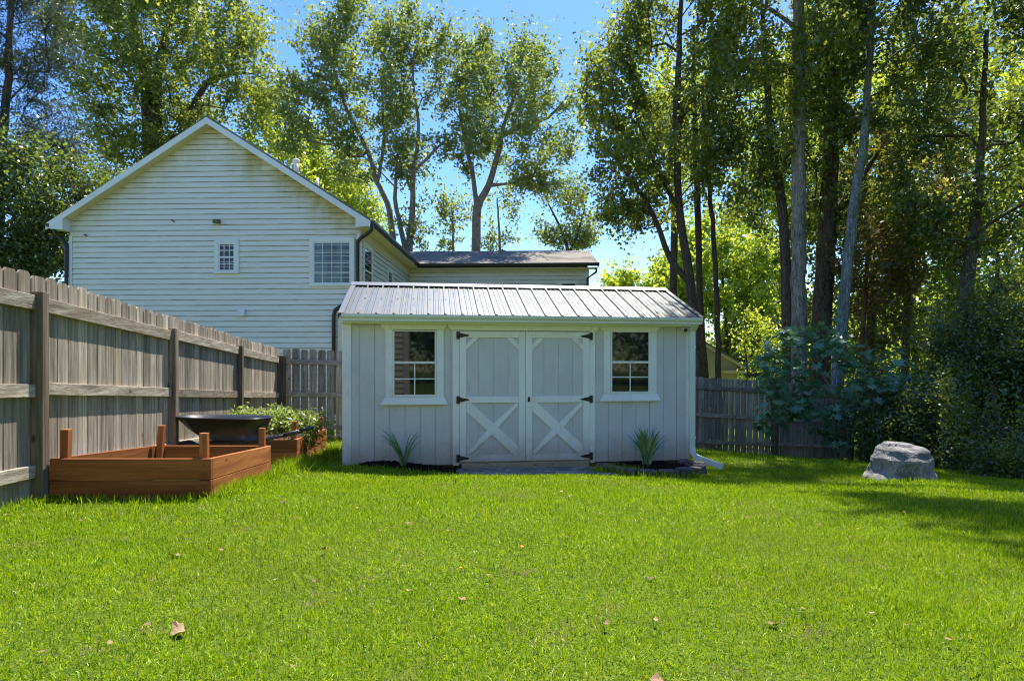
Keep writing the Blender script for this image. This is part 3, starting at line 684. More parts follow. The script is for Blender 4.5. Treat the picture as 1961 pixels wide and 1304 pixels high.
fence('privacy_fence', F0-FD*4.88, FD, 5, 2.44, top1, g1, [(.17,.115), (.86,.1), (1.5,.1)], 'long weathered grey picket fence along the left side behind the beds', .138, .011, .0, N1, 'y', M['post'])
N2 = np.array((BD[1], -BD[0]))
def top2(p): return float(np.interp(p[0], [-4.6, -2.5, 1, 4.36, 6.44, 10], [1.71, 1.66, 1.45, 1.13, 1.0, .8]))
g2 = lambda x, y: np.interp(x, [-4.6, -2.5, 1, 4.36, 6.44, 10], [-.12, -.17, -.35, -.68, -.83, -1.05])
fence('back_fence', CORNER+BD*.06, BD, 6, 2.28, top2, g2, [(.2,.09), (.86,.09), (1.5,.09)], 'weathered back fence with light showing through gaps behind the shed', .143, .021, .02, N2, 'x', M['post'])
# ------------------------------------------------------------------ raised beds
def raised_bed(A_, L1, L2, h, zc, label, posts, ptop, group='stained cedar raised beds'):
    e = empty('raised_bed', (*A_, 0), math.atan2(BU[1], BU[0]), label, 'raised bed', group)
    t = .032; b2 = h/2
    def zz(x, y): return zc[0]+(zc[1]-zc[0])*y/L2+(zc[2])*x/L1
    for (nm, a, b, ax) in (('front', (0, 0), (L1, 0), 'x'), ('back', (0, L2), (L1, L2), 'x'), ('l', (0, 0), (0, L2), 'y'), ('r', (L1, 0), (L1, L2), 'y')):
        for k in range(2):
            m = MB(); g_ = .004
            a3 = np.array((*a, zz(*a)+b2*k+b2/2)); b3 = np.array((*b, zz(*b)+b2*k+b2/2))
            if ax == 'x': a3[0] += t/2 if nm == 'x' else -0.0; sy = t/2 if a[1] == 0 else -t/2; a3[1] += sy; b3[1] += sy; 
            else: sx = t/2 if a[0] == 0 else -t/2; a3[0] += sx; b3[0] += sx; a3[1] += t+.001; b3[1] -= t+.001; 
            m.obox(a3, b3, t, b2-g_-(.003 if k == 0 else 0)); m.build('board', M['cedar_'+ax], e, bevel=.003)
    m = MB()
    for (px_, py_, ax) in ((.05,-.001,0),(L1-.05,-.001,0),(L1+.001,.05,1),(L1+.001,L2-.05,1)):
        for zz_ in (.04, .12, .22, .3):
            p = np.array((px_, py_, zz(px_, py_)+zz_)); m.tube([p, p+((0,-.002,0) if ax == 0 else (.002,0,0))], .006, 7)
    m.build('screw', M['black_metal'], e)['kind'] = 'stuff'
    for (x, y), ht, lx, ly in posts:
        m = MB(); b_ = .03; z0 = zz(x, y)-.02
        m.prism([(x-b_, y-b_, z0), (x+b_, y-b_, z0), (x+b_, y+b_, z0), (x-b_, y+b_, z0)], [(x-b_+lx, y-b_+ly, z0+ht), (x+b_+lx, y-b_+ly, z0+ht), (x+b_+lx, y+b_+ly, z0+ht), (x-b_+lx, y+b_+ly, z0+ht)])
        m.build('post', M['cedar_z'], e, bevel=.003)
    return e
i_ = .032+.042
raised_bed(BA, 1.22, 1.8, .35, (.225, .115, -.02), 'empty reddish-orange cedar raised bed nearest the fence post', [((i_, i_), .60, .01, .0), ((1.22-i_, i_), .575, -.004, 0), ((1.22-i_, 1.8-i_), .565, 0, 0), ((i_, 1.8-i_), .585, .035, .01)], 0)
raised_bed(B2A, 1.2, 2.2, .34, (.0, -.06, -.0), 'second orange raised bed behind the wheelbarrow, full of yellow-green plants', [((i_, i_), .40, 0, 0), ((1.2-i_, i_), .60, .03, 0), ((1.2-i_, 2.2-i_), .56, 0, 0), ((i_, 2.2-i_), .62, 0, 0)], 0)
def soilbox_b(g):
    n = g.noise(g.obj(), 22, 6); return g.pbr(g.ramp(n, [(.3, (.02,.014,.01)), (.7, (.07,.05,.035))]), .95, g.bump(n, .8, .02), .1)
M['bedsoil'] = mat('bed_soil', soilbox_b)
m = MB(); m.box(.033, 1.167, .034, 2.166, -.05, .2); o = m.build('soil', M['bedsoil']); o.location = (*B2A, 0); o.rotation_euler = (0, 0, math.atan2(BU[1], BU[0])); tag(o, kind='stuff')
o['label'] = 'dark soil filling the planted second raised bed'; o['category'] = 'soil'
# ------------------------------------------------------------------ wheelbarrow
wbz = float(gz(-3.4, 7.4)); wb = empty('wheelbarrow', (-3.36, 7.42, wbz), R(2), 'black plastic wheelbarrow parked between the two raised beds', 'wheelbarrow')
def ring(x0, x1, hw0, hw1, z, n=28, tilt=0):      # superellipse, narrower at the wheel end
    V = []
    for k in range(n):
        a = 2*pi*k/n; c, s = cos(a), sin(a); r = (abs(c)**3.2+abs(s)**3.2)**(-1/3.2); x = (x0+x1)/2+(x1-x0)/2*c*r; f_ = (x-x0)/(x1-x0); V.append((x, (hw0+(hw1-hw0)*f_)*s*r, z+tilt*(x-x0)))
    return V
rings = [ring(-.30,.28,.12,.2,.40), ring(-.32,.3,.13,.21,.405), ring(-.50,.35,.19,.27,.53), ring(-.64,.40,.24,.33,.675,tilt=-.02), ring(-.67,.425,.26,.35,.68,tilt=-.02), ring(-.672,.43,.262,.353,.665,tilt=-.02), ring(-.645,.405,.245,.335,.66,tilt=-.02), ring(-.515,.36,.2,.28,.525), ring(-.335,.31,.14,.22,.393)]
V = sum(rings, []); n = 28; F = [(i*n+k, i*n+(k+1) % n, (i+1)*n+(k+1) % n, (i+1)*n+k) for i in range(len(rings)-1) for k in range(n)]
F += [tuple(range(n)), tuple(range((len(rings)-1)*n, len(rings)*n))[::-1]]
M['tray'] = mat('black_plastic', lambda g: g.pbr(g.mix(g.noise(g.obj(), 6, 4), (.02,.021,.026), (.04,.042,.05)), .33, g.bump(g.noise(g.obj(), 90, 2), .1, .001), .5))
mk('tray', V, F, M['tray'], wb, smooth=True)
for s in (-1, 1):
    m = MB(); m.tube([(-.62,s*.06,.24), (-.4,s*.12,.34), (.3,s*.2,.375), (.55,s*.25,.43), (.72,s*.27,.47)], .017, 10); m.build('handle_bar', M['tray'], wb, smooth=True)
    m = MB(); m.tube([(.68,s*.268,.46), (.86,s*.285,.505), (.87,s*.287,.508)], [.024,.023,.012], 10); m.build('grip', M['tray'], wb, smooth=True)
    m = MB(); m.tube([(.02,s*.17,.36), (.12,s*.2,.03), (.24,s*.2,.02), (.38,s*.21,.38)], .014, 8); m.build('leg', M['tray'], wb, smooth=True)
m = MB(); m.tube([(-.56, -.045, .19), (-.56, -.02, .19), (-.56, .02, .19), (-.56, .045, .19)], [.15,.19,.19,.15], 24); m.build('wheel', M['tray'], wb, smooth=True)
# ------------------------------------------------------------------ neighbour's house with the big gable
HA = R(-2.0); HO = (-4.455, 18.0)
hs = empty('clapboard_house', (*HO, 0), HA, 'two-storey pale clapboard house with big gable, black gutters and rear wing', 'house')
def hloc(px, py, y=0):                  # local x,z on the gable wall plane (local y = y)
    k = (px-980.5)/1174; c, s = cos(HA), sin(HA); ox, oy = HO[0]-y*s, HO[1]+y*c
    u = (oy*k-ox)/(c-k*s); Z = oy+u*s; return u, CZ+(710-py)/1174*Z
HW, EVZ, APX, APZ, SLP = 8.75, 5.6, -4.42, 8.55, .635
def siding_wall(name, x0, x1, zb, zt, mats, parent, gable=False, ex=.1585, holes=(), frame=None):
    V, F, Mi = [], [], []; z = zb
    def q(pts, mi):
        b = len(V); V.extend(pts); F.append((b, b+1, b+2, b+3)); Mi.append(mi)
    while z < zt-.001:
        z1 = min(z+ex, zt); segs = [(x0, x1)]
        def lim(zz):
            if not gable or zz <= EVZ: return (x0, x1)
            h = (APZ-zz)/SLP; return (max(x0, APX-h), min(x1, APX+h))
        a0, b0 = lim(z); a1, b1 = lim(z1)
        if b0-a0 < .02: break
        if b1 < a1: a1 = b1 = (a1+b1)/2
        o = .02; f_ = .013/max(z1-z, .02); yo = -o+(o-.001)*f_
        am, bm = a0+(a1-a0)*f_, b0+(b1-b0)*f_
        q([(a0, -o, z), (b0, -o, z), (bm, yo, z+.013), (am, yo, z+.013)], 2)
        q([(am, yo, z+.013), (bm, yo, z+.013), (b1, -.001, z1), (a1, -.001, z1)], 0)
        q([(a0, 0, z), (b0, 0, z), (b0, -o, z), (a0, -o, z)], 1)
        z = z1
    return mk(name, V, F, mats, parent, fmat=Mi)
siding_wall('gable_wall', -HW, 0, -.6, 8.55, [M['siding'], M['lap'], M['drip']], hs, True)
DEP, WNG = 7.1, 7.28
e2 = empty('side_wall_frame', (0, 0, 0), R(90), parent=hs)
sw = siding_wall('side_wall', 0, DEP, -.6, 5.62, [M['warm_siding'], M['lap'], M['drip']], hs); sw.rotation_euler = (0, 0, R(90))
bpy.data.objects.remove(e2)
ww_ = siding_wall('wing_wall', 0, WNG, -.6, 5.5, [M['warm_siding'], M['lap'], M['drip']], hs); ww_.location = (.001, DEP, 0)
m = MB(); m.box(WNG, WNG+.05, DEP, DEP+8, -.6, 5.4)
m.prism([(WNG, DEP, 5.4), (WNG, DEP+8, 5.4), (WNG, DEP+4, 6.7)], [(WNG+.05, DEP, 5.4), (WNG+.05, DEP+8, 5.4), (WNG+.05, DEP+4, 6.7)])
m.box(-HW, -HW+.05, .1, DEP+8, -.6, 5.4); m.box(-HW+.06, WNG, DEP+7.95, DEP+8, -.6, 5.4); m.build('rear_wall', M['warm_siding'], hs, split='add')
# main roof
OH = .38; RK = .32
def slab(m, pts, th=.12): m.prism([(x, y, z-th) for x, y, z in pts], pts)
et = APZ+.15-(abs(-APX)+OH)*SLP; et = APZ+.15-(4.42+OH)*SLP; yb = 15.1
m = MB(); slab(m, [(APX, -RK, APZ+.15), (APX+4.42+OH, -RK, et), (APX+4.42+OH, DEP-.3, et), (APX, DEP-.3, APZ+.15)], .06)
slab(m, [(APX, DEP-.29, APZ+.15), (APX+4.42-.2, DEP-.29, APZ+.15-4.22*SLP), (APX+4.42-.2, yb, APZ+.15-4.22*SLP), (APX, yb, APZ+.15)], .06)
slab(m, [(APX-.001, yb, APZ+.15), (-HW-OH+.05, yb, et), (-HW-OH+.05, -RK, et), (APX-.001, -RK, APZ+.15)], .06)
m.build('roof', M['shingle'], hs)
m = MB()
for sg in (-1, 1):                                  # rake boards and soffit of the gable
    xe = APX+sg*(4.42+OH); th = .19
    a = [(APX, -RK-.025, APZ+.085), (xe, -RK-.025, et-.065), (xe, -RK-.025, et-.065-th), (APX, -RK-.025, APZ+.085-th)]
    a = a if sg > 0 else a[::-1]
    m.prism(a, [(x, -RK-.001, z) for x, y, z in a])
m.build('rake_board', M['house_trim'], hs, split='x')
m = MB()
for sg in (-1, 1):
    xe = APX+sg*(4.42+OH-.05)
    a = [(APX, -RK, APZ-.06), (xe, -RK, APZ-.06-(4.42+OH-.05)*SLP), (xe, 0.02, APZ-.06-(4.42+OH-.05)*SLP), (APX, .02, APZ-.06)]
    m.prism([(x, y, z-.012) for x, y, z in a], a)
m.build('gable_soffit', M['soffit'], hs, split='x')
m = MB()
for x0, x1 in ((-HW-OH-.02, -HW+.04), (-.04, OH-.0)):     # boxed returns at the gable ends
    zz = et-.07
    if x0 < -2: m.plate([(x0, zz-.14), (x1, zz-.18), (x1, zz+.25), (x0+.02, zz-.02)], -RK-.024, -.02)
    else: m.plate([(x0, zz-.18), (x1+.02, zz-.14), (x1, zz-.02), (x0, zz+.25)], -RK-.024, -.02)
m.build('eave_return', M['house_trim'], hs, split='x')
m = MB(); m.box(.012, OH+.01, .0, DEP-.02, et-.2, et-.18); m.box(.0, .03, .0, DEP-.02, 5.2, et-.199); m.build('eave_soffit', M['soffit'], hs, split='add')
def gutter_bar(p0, p1, out, nm='gutter'):
    m = MB(); p0 = np.array(p0, float); p1 = np.array(p1, float); o = np.array(out, float)
    pr = [(0, 0), (.07, 0), (.11, .05), (.115, .12), (.1, .12), (.1, .105), (0, .105)]
    m.prism([p0+o*a+(0, 0, b) for a, b in pr], [p1+o*a+(0, 0, b) for a, b in pr]); return m.build(nm, M['black_metal'], hs)
gutter_bar((OH+.012, -RK-.03, et-.17), (OH+.012, DEP-.05, et-.17), (1,0,0)); gutter_bar((-HW-OH+.02, DEP, et-.17), (-HW-OH+.02, -RK-.03, et-.17), (-1,0,0))
gutter_bar((OH+.13, DEP-.42, 5.44), (WNG+.42, DEP-.42, 5.44), (0,-1,0)); 
m = MB(); slab(m, [(-3.0, DEP-.42, 5.56), (WNG+.38, DEP-.42, 5.56), (WNG+.38, DEP+4, 6.93), (-3.0, DEP+4, 6.93)], .05); slab(m, [(-3.0, DEP+4.001, 6.93), (WNG+.38, DEP+4.001, 6.93), (WNG+.38, DEP+8.4, 5.56), (-3.0, DEP+8.4, 5.56)], .05)
m.build('wing_roof', M['shingle'], hs)
m = MB(); m.prism([(WNG+.381, DEP-.42, 5.4), (WNG+.381, DEP-.42, 5.56), (WNG+.381, DEP+4, 6.93), (WNG+.381, DEP+4, 6.67)], [(WNG+.41, DEP-.42, 5.4), (WNG+.41, DEP-.42, 5.56), (WNG+.41, DEP+4, 6.93), (WNG+.41, DEP+4, 6.67)]); m.build('wing_rake', M['black_metal'], hs)
m = MB(); m.box(OH+.0, WNG+.37, DEP-.41, DEP-.02, 5.37, 5.39); m.build('wing_soffit', M['soffit'], hs)
def dspout(pts, r=.045):
    m = MB(); m.tube(pts, r, 8); m.build('downspout', M['black_metal'], hs, smooth=True)
xd = hloc(686, 500)[0]; xr = hloc(641, 640)[0]
dspout([(OH+.05, -RK-.0, et-.17), (OH+.03, -RK+.02, et-.32), (OH-.12, -RK+.1, et-.42), (xd+.12, -.1, et-.5), (xd, -.08, et-.62), (xd, -.08, 3.4), (xr+.2, -.1, 3.15), (xr+.05, -.1, 3.05), (xr, -.1, 2.9), (xr, -.1, .0)], .055)
xl = -HW-.06
dspout([(-HW-OH+.07, -RK+.1, et-.17), (-HW-OH+.07, -RK+.15, et-.35), (-HW-.16, -RK+.25, et-.5), (xl, -.06, et-.68), (xl, -.06, 0)], .055)
dspout([(WNG+.3, DEP-.45, 5.35), (WNG+.3, DEP-.43, 5.2), (WNG-.02, DEP-.08, 5.0), (WNG-.02, DEP-.08, .0)], .045)
m = MB(); m.box(-.09, .012, -.03, -.017, -.5, 5.3); m.box(-HW-.01, -HW+.09, -.03, -.017, -.5, 5.3); m.box(.013, .028, -.02, .09, -.5, 5.2); m.box(WNG-.09, WNG+.01, DEP-.03, DEP-.017, -.5, 5.28)
m.build('corner_board', M['house_trim'], hs, split='add')
m = MB(); a = hloc(650, 640)[0]; b = hloc(661, 640)[0]; m.box(a, b+.25, -.13, -.02, -.5, hloc(650, 600)[1]); m.build('porch_post', M['soffit'], hs)
def hwin(x0, x1, z0, z1, nx_, nz_, tr, mid=False, y=0, rot=0, glass='glass', parent=hs):
    wn = empty('window', (0, y, 0), rot, parent=parent); o = -.045
    m = MB(); m.box(x0-tr, x0, o, -.005, z0, z1); m.box(x1, x1+tr, o, -.005, z0, z1); m.box(x0-tr, x1+tr, o-.003, -.005, z1+.001, z1+tr*1.1); m.box(x0-tr-.02, x1+tr+.02, o-.03, -.005, z0-tr*.6, z0-.001)
    m.build('window_frame', M['house_trim'], wn)
    m = MB(); t = .028; yy = -.033
    m.box(x0, x0+t, yy, -.018, z0, z1); m.box(x1-t, x1, yy, -.018, z0, z1); m.box(x0+t, x1-t, yy, -.018, z1-t, z1); m.box(x0+t, x1-t, yy, -.018, z0, z0+t)
    for i in range(1, nx_): c = x0+(x1-x0)*i/nx_; m.box(c-.009, c+.009, yy+.003, -.019, z0+t, z1-t)
    for i in range(1, nz_):
        c = z0+(z1-z0)*i/nz_; h = .022 if (mid and i == nz_//2) else .009; m.box(x0+t, x1-t, yy+.001, -.0185, c-h, c+h)
    m.build('window_sash', M['white_vinyl'], wn)
    m = MB(); m.box(x0+.002, x1-.002, -.0175, -.0165, z0+.002, z1-.002); m.build('pane', M[glass], wn)
a = hloc(420, 467); b = hloc(450, 519); hwin(a[0], b[0], b[1], a[1], 3, 4, .13, True)
a = hloc(601, 464.5); b = hloc(671.5, 543.5); hwin(a[0], b[0], b[1], a[1], 4, 4, .12, False, glass='glass_curtain')
for y0, y1, z0, z1 in ((.35, 1.2, 3.6, 5.0), (3.35, 3.95, 3.6, 4.75), (6.0, 6.45, 3.6, 4.7)): hwin(y0, y1, z0, z1, 1, 2, .1, True, rot=R(90))
hwin(6.2, 6.8, 3.75, 4.82, 1, 2, .1, False, y=DEP)
a = hloc(418, 426); m = MB(); m.box(a[0]-.09, a[0]+.08, -.16, -.02, a[1]-.04, a[1]+.06); m.box(a[0]-.05, a[0]+.07, -.2, -.161, a[1]-.07, a[1]+.03); m.build('floodlight', M['post'], hs)
a = hloc(464, 599); m = MB(); m.prism([(a[0]-.11,-.12,a[1]-.1), (a[0]+.11,-.12,a[1]-.1), (a[0]+.11,-.02,a[1]-.1), (a[0]-.11,-.02,a[1]-.1)], [(a[0]-.11,-.08,a[1]+.12), (a[0]+.11,-.08,a[1]+.12), (a[0]+.11,-.02,a[1]+.12), (a[0]-.11,-.02,a[1]+.12)]); m.build('vent_hood', M['house_trim'], hs)
for i, (x, y, h) in enumerate(((-2.3, 1.0, .45), (-1.95, 1.9, .4))):
    zr = APZ+.15-(x-APX)*SLP; m = MB(); m.tube([(x, y, zr-.1), (x, y, zr+h)], .07-.03*i, 12); 
    if i == 0: m.tube([(x, y, zr+h-.1), (x, y, zr+h+.02), (x, y, zr+h+.06)], [.1,.11,.05], 12)
    m.build('vent_pipe', M['house_trim'], hs, smooth=True)
m = MB()
for px, py in ((333, 424), (166, 451)):
    a = hloc(px, py); m.obox((a[0]-.05, -.05, a[1]+.02), (a[0]+.04, -.04, a[1]-.02), .03, .03)
m.build('cable_bracket', M['black_metal'], hs, split='add')
# far neighbour's house on the right
nb = empty('beige_house', (11.6, 34, -2.0), R(0), 'far beige clapboard house gable glimpsed between trunks above the back fence', 'house')
def far_wall(x0, x1, z0, z1, ap=None):
    V, F, Mi = [], [], []; z = z0
    while z < (ap[1] if ap else z1)-.02:
        zn = z+.18
        def lim(q):
            if ap is None or q <= z1: return x0, x1
            h = (ap[1]-q)/ap[2]; return max(x0, ap[0]-h), min(x1, ap[0]+h)
        a0, b0 = lim(z); a1, b1 = lim(zn)
        if b1 < a1: break
        b = len(V); V += [(a0, -.025, z), (b0, -.025, z), (b1, 0, zn), (a1, 0, zn), (a0, 0, z), (b0, 0, z)]; F += [(b, b+1, b+2, b+3), (b, b+4, b+5, b+1)]; Mi += [0, 1]; z = zn
    return V, F, Mi
V, F, Mi = far_wall(-5.2, .9, 0, 3.7, (-2.15, 5.35, .58))
M['beige'] = paint('beige_siding', (.62,.52,.34), amount=.2)
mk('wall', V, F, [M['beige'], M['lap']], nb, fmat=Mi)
m = MB(); slab(m, [(-2.15, -.4, 5.55), (1.4, -.4, 3.5), (1.4, 8, 3.5), (-2.15, 8, 5.55)], .12); slab(m, [(-2.151, 8, 5.55), (-5.7, 8, 3.5), (-5.7, -.4, 3.5), (-2.151, -.4, 5.55)], .12); m.build('roof', M['shingle'], nb)
m = MB(); m.prism([(-2.15,-.43,5.42), (1.4,-.43,3.37), (1.4,-.43,3.2), (-2.15,-.43,5.25)], [(-2.15,-.405,5.42), (1.4,-.405,3.37), (1.4,-.405,3.2), (-2.15,-.405,5.25)]); m.box(.0, 1.35, -.4, -.01, 3.12, 3.3); m.build('rake_board', M['beige'], nb)
V, F, Mi = far_wall(.95, 4.2, 0, 2.9); mk('garage_wall', V, F, [M['beige'], M['lap']], nb, fmat=Mi)
hwin(-1.0, -.3, 1.2, 2.4, 2, 2, .08, False, parent=nb)
# ------------------------------------------------------------------ boulder
def boulder():
    from mathutils import noise as mn, Vector
    V = []; n, mrows = 96, 46; prof = [(0,-.1,1.12), (.0,0,1.08), (.18,.1,1.0), (.36,.22,.9), (.6,.34,.79), (.8,.43,.7), (.9,.475,.56), (.97,.5,.32), (1,.505,.02)]
    rot = .3
    for j in range(mrows+1):
        t = j/mrows; z = np.interp(t, [p[0] for p in prof], [p[1] for p in prof]); r = np.interp(t, [p[0] for p in prof], [p[2] for p in prof])
        for k in range(n):
            a = 2*pi*k/n; c, s = cos(a), sin(a); q = (abs(c)**3.4+abs(s)**3.4)**(-1/3.4)
            x, y = c*q*r*.43, s*q*r*.34; x, y = x*cos(rot)-y*sin(rot), x*sin(rot)+y*cos(rot)
            p = Vector((x*3, y*3, z*4)); f_ = mn.ridged_multi_fractal(p, 1.0, 2.1, 6, .9, 2.0)*.035-.04+mn.noise(Vector((x*2.5+5, y*2.5, z*2)))*.09
            ledge = .03*max(0, sin((z+.05*mn.noise(Vector((x*4, y*4, 0))))*26))**2 if z < .42 else 0
            k_ = 1+(f_+ledge)*1.6*(1 if r > .3 else .35); zz = z+mn.noise(Vector((x*4, y*4, z*3+9)))*.035*t-(x*.05 if z > .3 else 0)
            if t > .85 and ((x+.06)**2/.03+(y)**2/.022) < 1: zz += .028
            V.append((x*k_, y*k_, zz*.94))
    F = [(j*n+k, j*n+(k+1) % n, (j+1)*n+(k+1) % n, (j+1)*n+k) for j in range(mrows) for k in range(n)]; F.append(tuple(range(mrows*n, (mrows+1)*n)))
    return V, F
def stone_b(g):
    o = g.obj(); n = g.noise(o, 5, 8, .65, .6); n2 = g.noise(o, 38, 4, .6); v = g.N('TexVoronoi', i_Vector=g.N('VectorMath', operation='ADD', i_0=o, i_1=g.N('TexNoise', i_Vector=o, i_Scale=4.0).outputs['Color']).outputs[0], i_Scale=3.4, feature='DISTANCE_TO_EDGE').outputs['Distance']
    cc = g.ramp(n, [(.3, (.07,.066,.06)), (.48, (.165,.157,.145)), (.68, (.32,.29,.25))])
    cc = g.mix(g.math('MULTIPLY', g.math('SUBTRACT', 1.0, g.bw(v, .0, .03)), .55), cc, (.55,.54,.52)); cc = g.mix(g.math('MULTIPLY', n2, .35), cc, (.2,.2,.2))
    return g.pbr(cc, .9, g.bump(g.math('ADD', n, g.math('MULTIPLY', n2, .4)), .9, .03), .2)
M['stone'] = mat('grey_stone', stone_b)
V, F = boulder(); bo = mk('boulder', V, F, M['stone'], smooth=False); bo.location = (BO[0], BO[1], float(gz(*BO))); tag(bo, 'flat-topped grey boulder standing alone on the lawn by the dark shrubs', 'boulder')
m = MB(); V = []
for k in range(26):
    a = 2*pi*k/26; r = random.uniform(.85, 1.1); V.append((BO[0]+.12+cos(a)*.6*r, BO[1]-.05+sin(a)*.46*r)) 
m.prism([(x, y, float(gz(x, y))-.1) for x, y in V], [(x, y, float(gz(x, y))+.02) for x, y in V]); tag(m.build('bare_soil', M['soil']), kind='structure')
# ------------------------------------------------------------------ foliage engine
def leaf_quads(C, size, up=.35, aspect=.6, needle=False):
    n = len(C); d = rng.normal(0, 1, (n, 3)); d[:, 2] -= .25; d /= np.linalg.norm(d, axis=1)[:, None]
    nr = rng.normal(0, 1, (n, 3)); nr[:, 2] += up*2; s = np.cross(d, nr); s /= np.linalg.norm(s, axis=1)[:, None]+1e-9
    L = size*rng.uniform(.65, 1.3, n)[:, None]; Wd = L*aspect
    q = np.cross(s, d)*L*.12
    V = np.stack([C-d*L/2, C+s*Wd/2+q, C+d*L/2, C-s*Wd/2+q], 1).reshape(-1, 3)
    return V, np.arange(n*4).reshape(n, 4)
def tubes(A, B, ra, rb, n=5):
    d = B-A; ln = np.linalg.norm(d, axis=1)[:, None]+1e-9; d = d/ln
    ref = np.where(np.abs(d[:, 2:3]) > .9, np.array([[1., 0, 0]]), np.array([[0, 0, 1.]])); a = np.cross(d, ref); a /= np.linalg.norm(a, axis=1)[:, None]; b = np.cross(d, a)
    an = 2*pi*np.arange(n)/n; rr = a[:, None]*np.cos(an)[None, :, None]+b[:, None]*np.sin(an)[None, :, None]
    V = np.concatenate([A[:, None]+rr*ra[:, None, None], B[:, None]+rr*rb[:, None, None]], 1).reshape(-1, 3)
    base = np.arange(len(A))[:, None, None]*2*n; k = np.arange(n); f = np.stack([k, (k+1) % n, n+(k+1) % n, n+k], -1)[None]
    return V, (base+f).reshape(-1, 4)
def smooth_path(pts, step=.45):
    pts = np.array(pts, float); out = []
    for i in range(len(pts)-1):
        p0, p1, p2, p3 = pts[max(i-1, 0)], pts[i], pts[i+1], pts[min(i+2, len(pts)-1)]
        n = max(1, int(np.linalg.norm(p2[:3]-p1[:3])/step))
        for k in range(n):
            t = k/n; out.append(.5*((2*p1)+(-p0+p2)*t+(2*p0-5*p1+4*p2-p3)*t*t+(-p0+3*p1-3*p2+p3)*t**3))
    out.append(pts[-1]); return np.array(out)
def skeleton(paths, C, twig=.011, maxr=.12, wig=.12):
    pos, par, rad, fixed = [], [], [], []
    for p in paths:
        sp_ = smooth_path(p); j = len(pos)
        for i, q in enumerate(sp_):
            pos.append(q[:3]+(rng.normal(0, wig*.12, 3) if 0 < i < len(sp_)-1 else 0)); par.append(j+i-1 if i else -1); rad.append(q[3]); fixed.append(True)
    nf = len(pos)
    if len(C):
        T0 = np.array(pos); dmin = np.min(np.linalg.norm(C[:, None]-T0[None], axis=2), axis=1)
        P_ = np.zeros((len(pos)+len(C)*5, 3)); P_[:len(pos)] = T0; n = len(pos); par += [0]*(len(P_)-len(par))
        thick = np.zeros(len(P_)); thick[:nf] = np.array(rad)
        for ci in np.argsort(dmin):
            c = C[ci]; dl = c-P_[:n]; dist = np.linalg.norm(dl, axis=1); hor = np.hypot(dl[:, 0], dl[:, 1])
            cost = dist+1.1*np.maximum(0, .45*hor-dl[:, 2])+np.where(thick[:n] > .13, .35, 0)
            b = int(np.argmin(cost)); st = max(1, min(4, int(dist[b]/.45))); p = P_[b].copy(); prev = b
            for k in range(1, st+1):
                t = k/st; q = p+(c-p)*t; 
                if k < st: q = q+rng.normal(0, wig, 3)*dist[b]*.35; q[2] += .1*dist[b]*sin(pi*t)
                P_[n] = q; par[n] = prev; prev = n; n += 1
        P_ = P_[:n]; par = np.array(par[:n])
    else: P_ = np.array(pos); par = np.array(par); n = len(P_)
    cnt = np.zeros(n); 
    child = np.zeros(n, bool); child[par[nf:][par[nf:] >= 0]] = True
    cnt[nf:] = np.where(child[nf:], 0, 1)
    for i in range(n-1, nf-1, -1):
        if par[i] >= nf: cnt[par[i]] += cnt[i]
    r = np.zeros(n); r[:nf] = rad; r[nf:] = np.minimum(twig*np.sqrt(np.maximum(cnt[nf:], 1)), maxr)
    e = np.where(par >= 0)[0]; big = e[e < nf]; sm = e[e >= nf]
    out = []
    if len(big):
        V1, F1 = tubes(P_[par[big]], P_[big]+(P_[big]-P_[par[big]])*.04, r[par[big]], r[big], 12); out.append((V1, F1))
    if len(sm):
        pa = par[sm]; ra = np.where(pa < nf, r[sm]*1.25, r[pa]); V2, F2 = tubes(P_[pa], P_[sm], ra, r[sm], 5); out.append((V2, F2))
    V = np.concatenate([o[0] for o in out]); k = 0; Fs = []
    for o in out: Fs.append(o[1]+k); k += len(o[0])
    return V, np.concatenate(Fs)
def crown_pts(polys, Z, spacing, seed_gap=.5, depth=1.0, freq=.55):
    """cluster centres filling a crown whose silhouette seen from the yard is given; depth follows the width"""
    out = []
    for poly in polys:
        Wp = [(P(x, y, Z)[0], P(x, y, Z)[2]) for x, y in poly]; a = np.array(Wp); x0, x1, z0, z1 = a[:, 0].min(), a[:, 0].max(), a[:, 1].min(), a[:, 1].max()
        vol = (x1-x0)*(z1-z0)*(x1-x0)*depth; n = int(vol/spacing**3*2.0)+30
        n = min(n, 6000)
        x = rng.uniform(x0, x1, n); z = rng.uniform(z0, z1, n); t = rng.uniform(-1, 1, n)
        k = poly_in(x, z, Wp); x, z, t = x[k], z[k], t[k]
        zz = np.linspace(z0, z1, 24); wl, wr = [], []
        gx = np.linspace(x0, x1, 80)
        for q in zz:
            m_ = poly_in(gx, np.full(80, q), Wp); wl.append(gx[m_].min() if m_.any() else (x0+x1)/2); wr.append(gx[m_].max() if m_.any() else (x0+x1)/2)
        l, r = np.interp(z, zz, wl), np.interp(z, zz, wr); hw = (r-l)/2+.1; u = ((x-(l+r)/2)/hw).clip(-1, 1)
        y = Z+t*hw*np.sqrt(1-u*u)*depth
        ph = rng.uniform(0, 6, 6)
        nz = np.sin(x*freq*2.1+ph[0]+np.sin(z*freq*1.7+ph[1]))+np.sin(z*freq*2.6+ph[2]+np.sin(y*freq*1.9+ph[3]))+np.sin(y*freq*2.2+ph[4]+np.sin(x*freq*2.4+ph[5]))
        k = nz+rng.normal(0, .35, len(x)) > seed_gap*2.6-1.2
        out.append(np.stack([x, y, z], -1)[k])
    return np.concatenate(out)
SUN_LANES = [(5.1, 8.12, .3, .95)]; LEAVES = [0]; DENS = 1.6  # lanes: crown clusters removed along the sun's ray so the boulder is lit
